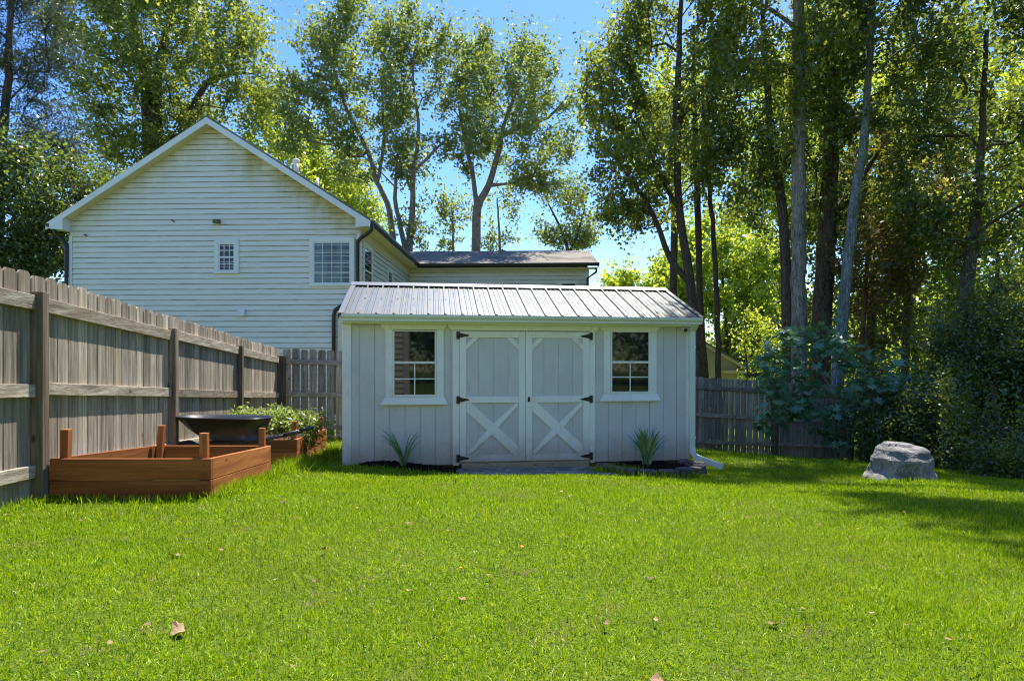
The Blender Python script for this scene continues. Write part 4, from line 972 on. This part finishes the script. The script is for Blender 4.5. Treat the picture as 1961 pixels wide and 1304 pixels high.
def tree(name, label, Z, trunks, polys, leaf=.14, per=40, spread=.42, sp=.8, lm='leaf_green', bm='bark_brown', cat='tree', group=None, gap=.5, depth=1.0, twig=.011, aspect=.6, flat=.75, sub=('trunk', 'crown'), drop=0, up=1, extra=None, freq=.8):
    """trunks: lists of (px, py, radius[, dz]) ; polys: crown silhouettes"""
    paths = []
    for t in trunks:
        pth = []
        for q in t:
            X_, Y_, Z_ = P(q[0], q[1], Z); dz = q[3] if len(q) > 3 else 0; k = (Z+dz)/Z
            pth.append((X_*k, Z+dz, CZ+(Z_-CZ)*k, q[2]))
        paths.append(pth)
    bx, by = paths[0][0][0], paths[0][0][1]; bz = float(gz(bx, by))
    for p in paths[:1]:
        if p[0][2] > bz+.05: p.insert(0, (p[0][0]-(p[1][0]-p[0][0])*.1, p[0][1], bz-.25, p[0][3]*1.35))
    C = crown_pts(polys, Z, sp, gap, depth, freq) if polys else np.zeros((0, 3))
    if extra is not None and len(extra): C = np.concatenate([C, extra])
    if len(C):
        for tx, ty, tz, rr in SUN_LANES:
            h_ = (C[:, 2]-tz); C = C[(np.hypot(C[:, 0]-tx-.15*h_, C[:, 1]-ty-.41*h_) > rr) | (h_ < 1.5)]
    e = empty(name, (bx, by, bz), 0, label, cat, group); off = (bx, by, bz)
    V, F = skeleton(paths, C, twig)
    mk(sub[0], V, F, M[bm], e, off=off, attr=rng.uniform(0, .2, len(F)), smooth=True)
    if len(C):
        per = per*DENS; leaf = leaf*1.0; k = rng.integers(int(per*.6), int(per*1.4), len(C)); idx = np.repeat(np.arange(len(C)), k)
        csz = rng.uniform(.7, 1.25, len(C))[idx][:, None]
        cen = C.mean(0); dr = C-cen; dr /= np.linalg.norm(dr, axis=1)[:, None]+.3; dr = dr+np.array((0, 0, 1.05*up))+rng.normal(0, .45, C.shape); dr /= np.linalg.norm(dr, axis=1)[:, None]
        L = C[idx]+(rng.normal(0, 1, (len(idx), 3))*np.array((1, 1, flat))*.37+dr[idx]*rng.normal(0, .98, (len(idx), 1)))*spread*csz; L[:, 2] -= drop*rng.uniform(0, 1, len(L))
        V, F = leaf_quads(L, leaf, aspect=aspect); tone = (rng.uniform(0, 1, len(C))[idx]*.35+rng.uniform(0, 1, len(idx))*.65)
        mk(sub[1], V, F, M[lm], e, off=off, attr=tone); LEAVES[0] += len(F)
    return e
# ------------------------------------------------------------------ trees, left to right
tree('pine_tree', 'tall dark pine with wispy needles at the far left edge', 24,
     [[(-6,560,.2), (2,330,.17), (14,150,.13), (20,20,.1), (24,-160,.05)]],
     [[(-110,300), (-110,-120), (20,-200), (110,-60), (135,90), (150,200), (150,300), (60,335)]], .2, 74, .5, .85, 'leaf_pine', 'bark_brown', gap=.5, aspect=.17, flat=.3, group='trees behind the fence and houses')
tree('broad_tree', 'dark spreading tree low behind the left fence and house corner', 23,
     [[(60,600,.16), (62,480,.13), (80,400,.1), (90,330,.05)], [(62,480,.08), (20,400,.05), (0,360,.03)]],
     [[(-120,580), (-120,330), (-20,300), (70,282), (150,305), (190,350), (210,400), (130,440), (130,580)]], .15, 60, .5, .85, 'leaf_dark', 'bark_brown', gap=.25, group='trees behind the fence and houses')
tree('oak_tree', 'big leafy tree with twin dark trunks rising behind the gable', 33,
     [[(292,620,.42), (288,330,.36), (282,190,.3), (268,90,.22), (240,-30,.12)], [(290,330,.26), (300,240,.24), (305,120,.18), (330,10,.1)], [(312,330,.15), (303,200,.12), (300,140,.08)],
      [(350,290,.2,.5), (372,200,.16,1), (412,150,.12,1), (470,140,.07,1.5)], [(282,190,.12), (220,120,.09), (150,90,.05)]],
     [[(120,60), (140,-60), (230,-160), (400,-150), (470,-20), (510,90), (540,170), (520,215), (455,215), (400,235), (330,330), (200,340), (170,230), (150,160)]], .2, 52, .62, 1.25, 'leaf_green', 'bark_brown', gap=.45, group='trees behind the fence and houses')
tree('young_tree', 'low bright yellow-green tree just behind the right roof slope', 36,
     [[(600,620,.14), (605,420,.1), (600,330,.06)], [(605,420,.06), (650,340,.04)]],
     [[(470,260), (520,210), (560,200), (610,260), (690,310), (710,380), (700,460), (560,400), (500,320)]], .2, 44, .6, 1.15, 'leaf_lit', 'bark_pale', gap=.42, group='trees behind the fence and houses')
tree('young_tree', 'small sunlit tree filling the gap behind the roof vents', 38,
     [[(640,620,.12), (655,450,.1), (660,380,.06)]],
     [[(560,300), (600,280), (700,350), (740,400), (740,470), (640,440)]], .2, 46, .6, 1.1, 'leaf_yellow', 'bark_pale', gap=.35, group='trees behind the fence and houses')
tree('twin_trunk_tree', 'tall tree with two pale curved trunks behind the roof valley', 31,
     [[(753,620,.19), (752,455,.16), (742,390,.14), (722,350,.12), (704,290,.1), (660,200,.09), (630,90,.05)], [(722,350,.1), (735,270,.08), (730,150,.04)], [(704,290,.08), (670,300,.06), (620,235,.04)]],
     [[(560,230), (575,120), (610,30), (650,-20), (720,5), (745,70), (760,200), (735,300), (700,350), (640,330), (600,300), (545,290)]], .19, 44, .52, 1.0, 'leaf_blue', 'bark_pale', gap=.44, group='trees behind the fence and houses', freq=1.0)
tree('slender_tree', 'tall tree whose pale fork leaves the wing roof edge', 30,
     [[(785,620,.19), (783,480,.17), (790,400,.14), (792,330,.12), (802,250,.08), (790,140,.06), (800,50,.03)], [(781,500,.15), (768,440,.12), (757,380,.1), (762,300,.06)], [(792,330,.09), (830,290,.07), (862,262,.04)]],
     [[(735,60), (780,15), (840,50), (872,60), (890,150), (880,260), (865,270), (835,300), (830,340), (770,345), (740,300), (720,180)], [(545,120), (580,60), (620,150), (600,260), (560,330), (530,260)], [(790,340), (835,350), (850,420), (835,478), (795,478), (770,420)]], .19, 46, .52, 1.0, 'leaf_blue', 'bark_pale', gap=.48, group='trees behind the fence and houses', freq=1.0)
tree('forked_tree', 'solitary spreading tree with one thick pale trunk above the wing roof', 32,
     [[(910,640,.28), (912,480,.24), (914,400,.22), (935,355,.17), (953,300,.14), (965,240,.1), (990,170,.08), (1000,110,.04)], [(914,400,.14), (905,330,.11), (890,270,.08), (880,210,.04)], [(935,355,.13), (970,352,.06), (1005,345,.035)], [(960,262,.13), (1000,240,.11), (1050,225,.08), (1090,180,.04)]],
     [[(885,100), (930,65), (960,100), (1010,75), (1045,130), (1088,125), (1100,180), (1100,300), (1060,360), (1030,375), (985,345), (960,310), (930,300), (900,330), (862,305), (880,240), (870,170)]], .19, 46, .52, 1.0, 'leaf_blue', 'bark_pale', gap=.46, group='trees behind the fence and houses', freq=1.0)
tree('sapling', 'thin leafy sapling standing left of the thick pale trunk', 37, [[(868,620,.1), (868,470,.08), (866,400,.05)]],
     [[(845,385), (870,340), (895,400), (900,478), (840,478)]], .2, 40, .5, 1.0, 'leaf_green', 'bark_pale', gap=.5, group='trees behind the fence and houses')
tree('sapling', 'thin sparse sapling just right of the thick pale trunk', 38, [[(955,620,.1), (957,470,.08), (952,380,.04)]],
     [[(920,480), (930,380), (960,350), (1000,400), (990,480)]], .2, 36, .5, 1.05, 'leaf_green', 'bark_pale', gap=.6, group='trees behind the fence and houses')
tree('small_tree', 'small airy tree with V-shaped stems over the wing roof end', 36, [[(1085,640,.12), (1088,490,.1), (1070,430,.07), (1050,390,.04)], [(1088,490,.09), (1108,440,.06), (1120,400,.04)]],
     [[(1020,400), (1050,360), (1100,350), (1135,390), (1148,430), (1130,468), (1090,482), (1045,460)]], .19, 46, .52, 1.0, 'leaf_blue', 'bark_brown', gap=.48, group='trees behind the fence and houses')
# right wood
G2 = 'trees of the wood on the right'
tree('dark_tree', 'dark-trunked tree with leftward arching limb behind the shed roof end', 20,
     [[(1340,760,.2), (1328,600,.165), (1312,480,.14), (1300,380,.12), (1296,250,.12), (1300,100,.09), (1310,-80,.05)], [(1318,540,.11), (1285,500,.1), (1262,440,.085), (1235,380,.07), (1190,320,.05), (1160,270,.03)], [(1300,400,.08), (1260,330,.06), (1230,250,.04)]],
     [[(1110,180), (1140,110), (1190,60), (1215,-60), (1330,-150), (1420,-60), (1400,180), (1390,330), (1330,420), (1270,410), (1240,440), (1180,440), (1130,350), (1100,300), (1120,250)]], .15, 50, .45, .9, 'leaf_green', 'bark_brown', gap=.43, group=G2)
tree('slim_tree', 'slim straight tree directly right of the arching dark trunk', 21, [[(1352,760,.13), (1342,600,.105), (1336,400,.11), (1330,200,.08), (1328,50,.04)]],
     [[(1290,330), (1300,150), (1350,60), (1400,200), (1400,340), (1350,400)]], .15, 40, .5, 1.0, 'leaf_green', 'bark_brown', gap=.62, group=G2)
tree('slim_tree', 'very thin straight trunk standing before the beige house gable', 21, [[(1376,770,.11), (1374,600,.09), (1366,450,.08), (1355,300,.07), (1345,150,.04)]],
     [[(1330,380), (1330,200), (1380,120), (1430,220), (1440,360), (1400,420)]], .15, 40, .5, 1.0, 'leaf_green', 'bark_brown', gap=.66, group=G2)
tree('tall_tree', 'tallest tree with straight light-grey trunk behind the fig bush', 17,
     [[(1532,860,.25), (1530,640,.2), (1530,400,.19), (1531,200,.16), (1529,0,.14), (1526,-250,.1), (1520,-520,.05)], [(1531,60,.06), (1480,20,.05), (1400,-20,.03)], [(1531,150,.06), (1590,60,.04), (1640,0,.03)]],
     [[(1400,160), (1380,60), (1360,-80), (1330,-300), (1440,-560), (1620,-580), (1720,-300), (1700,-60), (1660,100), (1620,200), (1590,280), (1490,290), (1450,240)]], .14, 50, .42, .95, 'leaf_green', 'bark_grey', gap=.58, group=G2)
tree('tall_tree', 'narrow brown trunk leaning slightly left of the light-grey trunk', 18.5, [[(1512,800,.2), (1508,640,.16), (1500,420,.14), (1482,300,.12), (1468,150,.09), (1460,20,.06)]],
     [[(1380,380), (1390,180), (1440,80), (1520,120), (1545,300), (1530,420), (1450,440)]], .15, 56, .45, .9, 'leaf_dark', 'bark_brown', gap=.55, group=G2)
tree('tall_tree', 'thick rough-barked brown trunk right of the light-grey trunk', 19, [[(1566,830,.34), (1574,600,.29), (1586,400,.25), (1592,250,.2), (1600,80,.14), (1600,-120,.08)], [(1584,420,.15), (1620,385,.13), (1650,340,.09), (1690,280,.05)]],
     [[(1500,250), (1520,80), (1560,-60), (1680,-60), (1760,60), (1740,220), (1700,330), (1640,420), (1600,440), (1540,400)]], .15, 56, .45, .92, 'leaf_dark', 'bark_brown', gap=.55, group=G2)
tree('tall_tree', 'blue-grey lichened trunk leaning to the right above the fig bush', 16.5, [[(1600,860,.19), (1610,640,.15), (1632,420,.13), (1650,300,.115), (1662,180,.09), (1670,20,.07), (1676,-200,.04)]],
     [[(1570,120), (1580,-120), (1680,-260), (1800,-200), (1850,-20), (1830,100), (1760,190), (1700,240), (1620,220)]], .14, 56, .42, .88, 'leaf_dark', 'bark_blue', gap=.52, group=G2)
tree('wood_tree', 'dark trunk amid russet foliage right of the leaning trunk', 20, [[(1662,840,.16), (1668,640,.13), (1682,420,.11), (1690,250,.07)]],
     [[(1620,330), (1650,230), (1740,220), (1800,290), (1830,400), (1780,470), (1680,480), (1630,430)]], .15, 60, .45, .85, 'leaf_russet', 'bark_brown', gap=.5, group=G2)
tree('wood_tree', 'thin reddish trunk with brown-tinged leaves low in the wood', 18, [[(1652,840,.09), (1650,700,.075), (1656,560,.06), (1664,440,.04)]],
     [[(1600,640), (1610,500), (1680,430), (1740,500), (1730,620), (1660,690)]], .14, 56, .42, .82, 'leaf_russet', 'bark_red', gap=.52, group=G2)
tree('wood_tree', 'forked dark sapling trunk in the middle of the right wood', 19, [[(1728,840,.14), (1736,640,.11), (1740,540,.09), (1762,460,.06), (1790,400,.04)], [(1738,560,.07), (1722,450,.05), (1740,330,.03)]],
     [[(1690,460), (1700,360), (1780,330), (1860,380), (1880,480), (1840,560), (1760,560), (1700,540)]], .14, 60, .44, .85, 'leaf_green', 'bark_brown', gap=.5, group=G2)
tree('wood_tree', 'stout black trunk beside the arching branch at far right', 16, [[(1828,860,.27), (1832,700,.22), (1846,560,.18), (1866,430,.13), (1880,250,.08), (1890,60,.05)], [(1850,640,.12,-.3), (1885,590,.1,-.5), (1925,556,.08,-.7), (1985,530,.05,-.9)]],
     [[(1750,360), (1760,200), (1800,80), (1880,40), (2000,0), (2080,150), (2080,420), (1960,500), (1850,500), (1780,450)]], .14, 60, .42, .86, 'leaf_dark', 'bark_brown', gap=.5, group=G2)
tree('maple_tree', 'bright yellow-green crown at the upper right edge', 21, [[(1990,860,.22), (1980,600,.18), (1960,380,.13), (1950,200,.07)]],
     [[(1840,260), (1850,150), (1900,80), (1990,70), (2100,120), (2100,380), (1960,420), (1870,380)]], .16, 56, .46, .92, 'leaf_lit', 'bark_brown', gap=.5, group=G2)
shade_pts = []  # high crown clusters, out of view, kept only where they shade chosen lawn zones
while len(shade_pts) < 620:
    q = rng.uniform(-1, 1, 3)
    if q@q < 1:
        x, y, z = 8.5+q[0]*5.6, 10.9+q[1]*4.8, 12.6+q[2]*2.6; gx_, gy_ = x-.15*z, y-.41*z
        if not ((gx_ > 2.1 and 6.7 < gy_ < 9.6) or (gy_ < 5.9-.12*(gx_-3) and gx_ > 3.0+max(0, gy_-5)*.3)): continue
        if sin(x*1.5+1)+sin(y*1.3+z*.6)+sin(z*1.6+x*.7) > -.35: shade_pts.append((x, y, z))
tree('tall_tree', 'tall shading tree whose high crown overhangs the right lawn', 12.5, [[(2090,900,.26), (2080,600,.22), (2060,300,.18), (2040,0,.15), (2000,-300,.1), (1960,-560,.06)], [(2050,-100,.09,-.5), (1980,-350,.07,-1.8), (1900,-600,.05,-3)]],
     [[(1900,30), (1880,-130), (1950,-320), (2200,-320), (2260,-60), (2080,60), (1980,45)]], .13, 50, .42, .9, 'leaf_dark', 'bark_brown', gap=.42, group=G2, extra=np.array(shade_pts))
# backdrop of the wood: individual trees further back
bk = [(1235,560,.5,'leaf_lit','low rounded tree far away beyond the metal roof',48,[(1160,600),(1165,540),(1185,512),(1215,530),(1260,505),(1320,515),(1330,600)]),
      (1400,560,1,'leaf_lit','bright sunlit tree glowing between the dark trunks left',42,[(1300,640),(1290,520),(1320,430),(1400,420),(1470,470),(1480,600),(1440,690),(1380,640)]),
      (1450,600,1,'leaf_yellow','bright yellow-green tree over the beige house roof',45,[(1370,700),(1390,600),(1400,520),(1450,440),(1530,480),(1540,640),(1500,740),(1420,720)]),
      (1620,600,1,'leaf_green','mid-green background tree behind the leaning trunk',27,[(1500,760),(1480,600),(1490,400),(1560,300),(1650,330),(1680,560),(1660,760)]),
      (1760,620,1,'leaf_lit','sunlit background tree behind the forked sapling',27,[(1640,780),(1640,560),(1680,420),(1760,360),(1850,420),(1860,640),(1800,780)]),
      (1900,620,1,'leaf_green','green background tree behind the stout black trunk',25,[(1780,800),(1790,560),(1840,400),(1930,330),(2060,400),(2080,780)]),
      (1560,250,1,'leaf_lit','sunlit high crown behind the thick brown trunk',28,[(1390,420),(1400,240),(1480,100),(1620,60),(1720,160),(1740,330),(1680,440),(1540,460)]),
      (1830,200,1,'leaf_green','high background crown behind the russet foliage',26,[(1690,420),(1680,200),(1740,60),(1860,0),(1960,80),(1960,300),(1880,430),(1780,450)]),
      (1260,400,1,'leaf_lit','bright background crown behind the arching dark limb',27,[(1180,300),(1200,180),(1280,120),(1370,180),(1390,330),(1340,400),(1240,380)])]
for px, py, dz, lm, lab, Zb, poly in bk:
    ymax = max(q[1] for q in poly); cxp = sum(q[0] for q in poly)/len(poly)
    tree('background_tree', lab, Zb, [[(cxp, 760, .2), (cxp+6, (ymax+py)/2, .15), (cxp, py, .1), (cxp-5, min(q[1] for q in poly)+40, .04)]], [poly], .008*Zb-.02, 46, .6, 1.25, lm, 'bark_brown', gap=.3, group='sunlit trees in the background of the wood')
# ------------------------------------------------------------------ behind the photographer: what the shed windows mirror
own = empty('siding_house', (-.3, -3.3, 0), 0, 'beige lap-sided house wall mirrored in the left shed window', 'house')
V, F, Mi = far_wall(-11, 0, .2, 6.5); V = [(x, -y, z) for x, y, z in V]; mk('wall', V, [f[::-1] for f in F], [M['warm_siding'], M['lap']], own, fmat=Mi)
m = MB(); m.box(-11, -.03, -8, -.06, .2, 6.5); m.build('rear_wall', M['warm_siding'], own)
m = MB(); m.box(-.17, .02, .001, .045, .2, 6.5); m.build('corner_board', M['warm_siding'], own)
for bx_, by_, r_ in ((3,-16,4.2), (9,-18,4.5), (-4,-24,5), (15,-12,4.5), (-13,-20,5), (21,-3,4.5)):
    C = rng.normal(0, 1, (520, 3)); C /= np.linalg.norm(C, axis=1)[:, None]; C *= rng.uniform(.3, 1, (520, 1))**.5*np.array((r_, r_, r_*1.25)); C += (bx_, by_, 6.5)
    gzz = float(gz(bx_, by_)); e = empty('yard_tree', (bx_, by_, gzz), 0, 'dark broadleaf tree seen only mirrored in the shed windows', 'tree', 'trees mirrored in the shed windows')
    V, F = skeleton([[(bx_, by_, gzz-.2, .3), (bx_+.1, by_, 4, .24), (bx_, by_+.1, 9, .12)]], C); mk('trunk', V, F, M['bark_brown'], e, off=(bx_, by_, gzz), attr=np.zeros(len(F)))
    idx = np.repeat(np.arange(len(C)), 36); V, F = leaf_quads(C[idx]+rng.normal(0, .4, (len(idx), 3)), .26); mk('crown', V, F, M['leaf_dark'], e, off=(bx_, by_, gzz), attr=rng.uniform(0, 1, len(F)))
# low far woodland closing the view under the crowns
C = []
for _ in range(2600):
    x = rng.uniform(-45, 75); y = rng.uniform(44, 66)+abs(x-10)*.1; h = 5.2+2*sin(x*.35)+1.2*sin(x*.9+2)
    if x < 24 and x > -6: h -= 2.6
    C.append((x, y, float(gz(x, y))+rng.uniform(0, 1)*h))
for _ in range(1100):
    x = rng.uniform(19, 30); y = rng.uniform(0, 48); C.append((x, y, float(gz(x, y))+rng.uniform(0, 8)))
for _ in range(1500):
    x = rng.uniform(-50, 70); y = rng.uniform(-46, -36); C.append((x, y, float(gz(x, y))+rng.uniform(0, 9)))
C = np.array(C); idx = np.repeat(np.arange(len(C)), 26); V, F = leaf_quads(C[idx]+rng.normal(0, .75, (len(idx), 3)), .42)
tag(mk('far_woodland', V, F, M['leaf_lit'], attr=rng.uniform(0, 1, len(F))), 'distant low woodland closing the view beyond the yards', 'woodland', kind='stuff')
# ------------------------------------------------------------------ shrubs on the right
G3 = 'shrubs along the lawn edge'
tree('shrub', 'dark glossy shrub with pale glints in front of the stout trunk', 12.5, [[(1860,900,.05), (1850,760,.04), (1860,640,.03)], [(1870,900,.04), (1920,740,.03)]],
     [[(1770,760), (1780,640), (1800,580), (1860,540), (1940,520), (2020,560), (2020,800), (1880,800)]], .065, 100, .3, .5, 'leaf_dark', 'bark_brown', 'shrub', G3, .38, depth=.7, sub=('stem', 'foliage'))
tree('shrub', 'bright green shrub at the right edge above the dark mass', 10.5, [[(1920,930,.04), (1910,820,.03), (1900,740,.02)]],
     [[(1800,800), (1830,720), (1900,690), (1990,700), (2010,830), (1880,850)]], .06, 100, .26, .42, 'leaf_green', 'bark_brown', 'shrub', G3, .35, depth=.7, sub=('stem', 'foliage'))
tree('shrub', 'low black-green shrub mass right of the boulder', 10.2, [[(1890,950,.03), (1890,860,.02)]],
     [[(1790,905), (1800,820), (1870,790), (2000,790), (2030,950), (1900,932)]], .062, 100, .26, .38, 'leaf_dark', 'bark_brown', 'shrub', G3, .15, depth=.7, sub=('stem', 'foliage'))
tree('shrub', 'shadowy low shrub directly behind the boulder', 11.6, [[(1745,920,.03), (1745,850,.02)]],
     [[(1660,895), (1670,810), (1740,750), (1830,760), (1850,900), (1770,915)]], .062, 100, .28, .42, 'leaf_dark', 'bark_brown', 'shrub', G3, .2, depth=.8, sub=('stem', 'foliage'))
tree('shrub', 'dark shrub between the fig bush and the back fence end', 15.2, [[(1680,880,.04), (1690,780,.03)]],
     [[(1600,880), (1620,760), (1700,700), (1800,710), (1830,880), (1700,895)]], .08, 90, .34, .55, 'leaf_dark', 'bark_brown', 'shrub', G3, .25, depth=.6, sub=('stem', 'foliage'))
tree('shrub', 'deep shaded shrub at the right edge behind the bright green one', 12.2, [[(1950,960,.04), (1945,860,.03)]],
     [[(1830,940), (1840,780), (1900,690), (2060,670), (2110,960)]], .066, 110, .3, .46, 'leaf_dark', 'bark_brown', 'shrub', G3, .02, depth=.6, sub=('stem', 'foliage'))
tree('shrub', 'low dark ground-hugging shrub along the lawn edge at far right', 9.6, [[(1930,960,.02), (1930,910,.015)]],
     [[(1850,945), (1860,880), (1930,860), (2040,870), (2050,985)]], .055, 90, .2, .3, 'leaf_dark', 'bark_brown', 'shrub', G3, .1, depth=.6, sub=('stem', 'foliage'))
tree('shrub', 'loose green shrub leaning over the fence by the beige house', 19, [[(1420,800,.04), (1432,720,.03), (1425,660,.02)]],
     [[(1405,700), (1400,650), (1440,600), (1500,640), (1510,740), (1450,712)]], .11, 46, .36, .62, 'leaf_lit', 'bark_brown', 'shrub', G3, .5, depth=.8, sub=('stem', 'foliage'))
# ------------------------------------------------------------------ fig bush with large lobed leaves
def fig():
    Z = 12.6; bx, _, _ = P(1640, 880, Z); bz = float(gz(bx, Z)); e = empty('fig_bush', (bx, Z, bz), 0, 'wide fig bush with large blue-green lobed leaves by the back fence', 'bush')
    tips = [(1475,668),(1500,700),(1530,650),(1560,640),(1590,655),(1600,690),(1550,690),(1460,700),(1480,745),(1520,730),(1560,735),(1610,740),(1640,700),(1655,735),(1700,690),(1690,740),(1720,720),(1740,745),(1760,730),(1780,760),(1800,765),(1730,780),(1690,790),(1650,790),(1600,790),(1560,790),(1520,800),(1500,770),(1620,820),(1580,830),(1670,830),(1710,830),(1640,850),(1570,655),(1610,665),(1545,620+20),(1660,765),(1575,765),(1535,765),(1705,765),(1765,795),(1480,800)]
    C = []
    for px, py in tips:
        for _ in range(3):
            dz = random.uniform(-1.0, 1.0); x, y, z = P(px+random.gauss(0, 14), py+random.gauss(0, 10), Z+dz*.6); C.append((x, y, z))
    C = np.array(C)
    stems = []
    for i in range(11):
        a = random.uniform(-1, 1); x, y, z = P(1640+a*150, 760-random.uniform(0, 40), Z+random.uniform(-.6, .6)); mx = (bx+x)/2
        stems.append([(bx+a*.25, Z+random.uniform(-.1, .1), bz-.05, .028), (bx+(x-bx)*.35+a*.1, Z+(y-Z)*.4, bz+(z-bz)*.45, .022), (x, y, z, .013)])
    V, F = skeleton(stems, C, .006, .03); mk('stem', V, F, M['bark_grey'], e, off=(bx, Z, bz), attr=rng.uniform(0, .2, len(F)), smooth=True)
    # five-lobed leaf: fan outline
    ang = np.radians([-90, -50, -22, 0, 24, 48, 68, 90, 112, 132, 156, 180, 202, 230]); rr = np.array([.12, .42, .30, .5, .28, .56, .30, .62, .30, .56, .28, .5, .30, .42])
    out = np.stack([np.cos(ang)*rr, np.sin(ang)*rr+.05, np.zeros(14)], -1)
    out[:, 2] = -.18*np.abs(out[:, 0])-.1*out[:, 1]**2
    V, F, A_ = [], [], []
    for c in C:
        for _ in range(random.randint(9, 13)):
            s = random.uniform(.15, .27); o = np.array((random.gauss(0, .17), random.gauss(0, .17), random.gauss(0, .09))); az = math.atan2(o[1], o[0]); tilt = random.uniform(.1, 1.0)
            y_ = np.array((cos(az)*cos(tilt), sin(az)*cos(tilt), -sin(tilt))); x_ = np.array((-sin(az), cos(az), random.uniform(-.3, .3))); x_ /= np.linalg.norm(x_); z_ = np.cross(x_, y_)
            pts = c+o+(out@np.stack([x_, y_, z_]))*s; b = len(V); V.append(c+o); V.extend(pts)
            r = random.random()
            for k in range(14): F.append((b, b+1+k, b+1+(k+1) % 14)); A_.append(r)
    mk('foliage', np.array(V), np.array(F), M['leaf_fig'], e, off=(bx, Z, bz), attr=A_)
fig()
# ------------------------------------------------------------------ plants in the second bed
def bedplant(px, py, Zp, w_, h, label, lm='leaf_yellow', n=26, per=26, leaf=.075):
    x, y, z = P(px, py, Zp); C = np.array([(x+random.gauss(0, w_), y+random.gauss(0, w_), z+random.uniform(0, h)) for _ in range(n)])
    e = empty('bed_plant', (x, y, .2), 0, label, 'plant', 'leafy plants growing in the second raised bed')
    V, F = skeleton([[(x, y, .18, .01), (x, y, .3, .008)]], C, .0025, .008); mk('stem', V, F, M['leaf_green'], e, off=(x, y, .2), attr=np.zeros(len(F)))
    idx = np.repeat(np.arange(n), per); L = C[idx]+rng.normal(0, .06, (len(idx), 3)); V, F = leaf_quads(L, leaf, .5, .32); mk('foliage', V, F, M[lm], e, off=(x, y, .2), attr=rng.uniform(0, 1, len(F)))
bedplant(478, 815, 9.3, .16, .2, 'yellow-green bed plant just behind the wheelbarrow tray')
bedplant(520, 825, 8.8, .15, .26, 'yellow-green bed plant left of the second bed corner post')
bedplant(558, 828, 9.0, .17, .32, 'tall yellow-green bed plant right of the bed corner post', n=34)
bedplant(600, 850, 8.9, .1, .5, 'darker blue-green weedy plant outside the bed toward the shed', 'leaf_blue', 30, 24, .07)
# ------------------------------------------------------------------ fallen leaves
def fleaf_b(g):
    n = g.noise(g.obj(), 60, 3); r = g.rnd()
    return g.pbr(g.mix(n, g.ramp(r, [(0, (.06,.035,.02)), (.5, (.26,.15,.075)), (1, (.5,.33,.2))]), (.2,.12,.07)), .8)
M['dead_leaf'] = mat('dead_leaf', fleaf_b)
M['orange_leaf'] = mat('orange_leaf', lambda g: g.pbr(g.mix(g.noise(g.obj(), 40), (.55,.14,.02), (.7,.24,.04)), .7))
fl = [(341,1200,.05,.95,'large pale curled leaf low on the left lawn'), (336,1057,.042,.8,'orange-tan curled leaf above the large pale leaf'), (883,1139,.03,.6,'tan leaf in the middle of the lawn'), (1260,1298,.042,.7,'brown leaf cut by the bottom frame edge'),
      (1247,1101,.026,.1,'small dark curled leaf with pale rim right of middle'), (1480,1187,.034,.25,'dark twisted leaf near the lower right lawn'), (1000,1041,.02,'o','orange-red leaf scrap in front of the right door'), (883,1081,.016,'o','tiny orange leaf above the tan middle leaf'),
      (1387,989,.02,'o','orange leaf on the lawn below the planter'), (541,960,.02,.1,None), (568,990,.024,.05,None), (622,1051,.026,.4,None), (157,996,.024,.2,None), (783,1001,.024,.3,None), (826,936,.022,.3,None), (1074,940,.026,.9,None), (1089,949,.026,.8,None),
      (1002,926,.018,.1,None), (907,933,.02,.0,None), (974,942,.016,.0,None), (1236,981,.016,.2,None), (1287,1001,.015,.1,None), (1430,989,.02,.05,None), (1728,980,.026,.05,None), (1571,1004,.024,.1,None), (1463,912,.02,.1,None), (1613,902,.024,.5,None), (684,972,.016,.8,None), (424,1052,.015,.6,None), (773,1082,.014,.5,None), (1160,1193,.02,.4,None), (936,1100,.012,.7,None), (12,985,.02,.6,None), (1690,1085,.014,.05,None), (1640,1011,.02,.6,None), (740,1010,.013,.6,None)]
for _ in range(34): fl.append((random.uniform(60, 1900), 930+370*random.random()**1.6, random.uniform(.009, .017), random.uniform(0, .9), None))
for px, py, r, t, lab in fl:
    if px > 1450 and py < 960 or px < 540 and py < 985: continue
    k = (px-980.5)/1174; Zl = 3.0
    for _ in range(40): Zl = 1174*(CZ-float(gzb(k*Zl, Zl))-.03)/(py-710)
    x, y = k*Zl, Zl; z = float(gzb(x, y))+(.017 if lab else .03); r = r*(1 if lab else 1.3); n = 15; V = []; ph = random.uniform(0, 6); bend = random.uniform(5, 16)
    for ring_ in (0, .5, 1):
        for i in range(n):
            a = 2*pi*i/n+ph; rr = r*ring_*(1+.2*sin(5*a)*ring_)*random.uniform(.85, 1.12); X_, Y_ = cos(a)*rr*1.2, sin(a)*rr*.9
            V.append((X_, Y_, bend*X_*X_-4*Y_*Y_+random.uniform(-.1, .1)*rr))
    F = [(j*n+i, j*n+(i+1) % n, (j+1)*n+(i+1) % n, (j+1)*n+i) for j in range(2) for i in range(n)]
    V = [(a_*.56, b_*.52, c_*.42) for a_, b_, c_ in V]; o = mk('fallen_leaf', V, F, M['orange_leaf'] if t == 'o' else M['dead_leaf'], attr=[(.9 if t == 'o' else t)]*len(F)); o.location = (x, y, z); o.rotation_euler = (random.uniform(-.3, .3), random.uniform(-.3, .3), random.uniform(0, 6))
    tag(o, lab or 'small dry brown leaf fallen on the mown lawn', 'leaf', 'fallen leaves scattered on the lawn')
print('LEAVES', LEAVES[0])
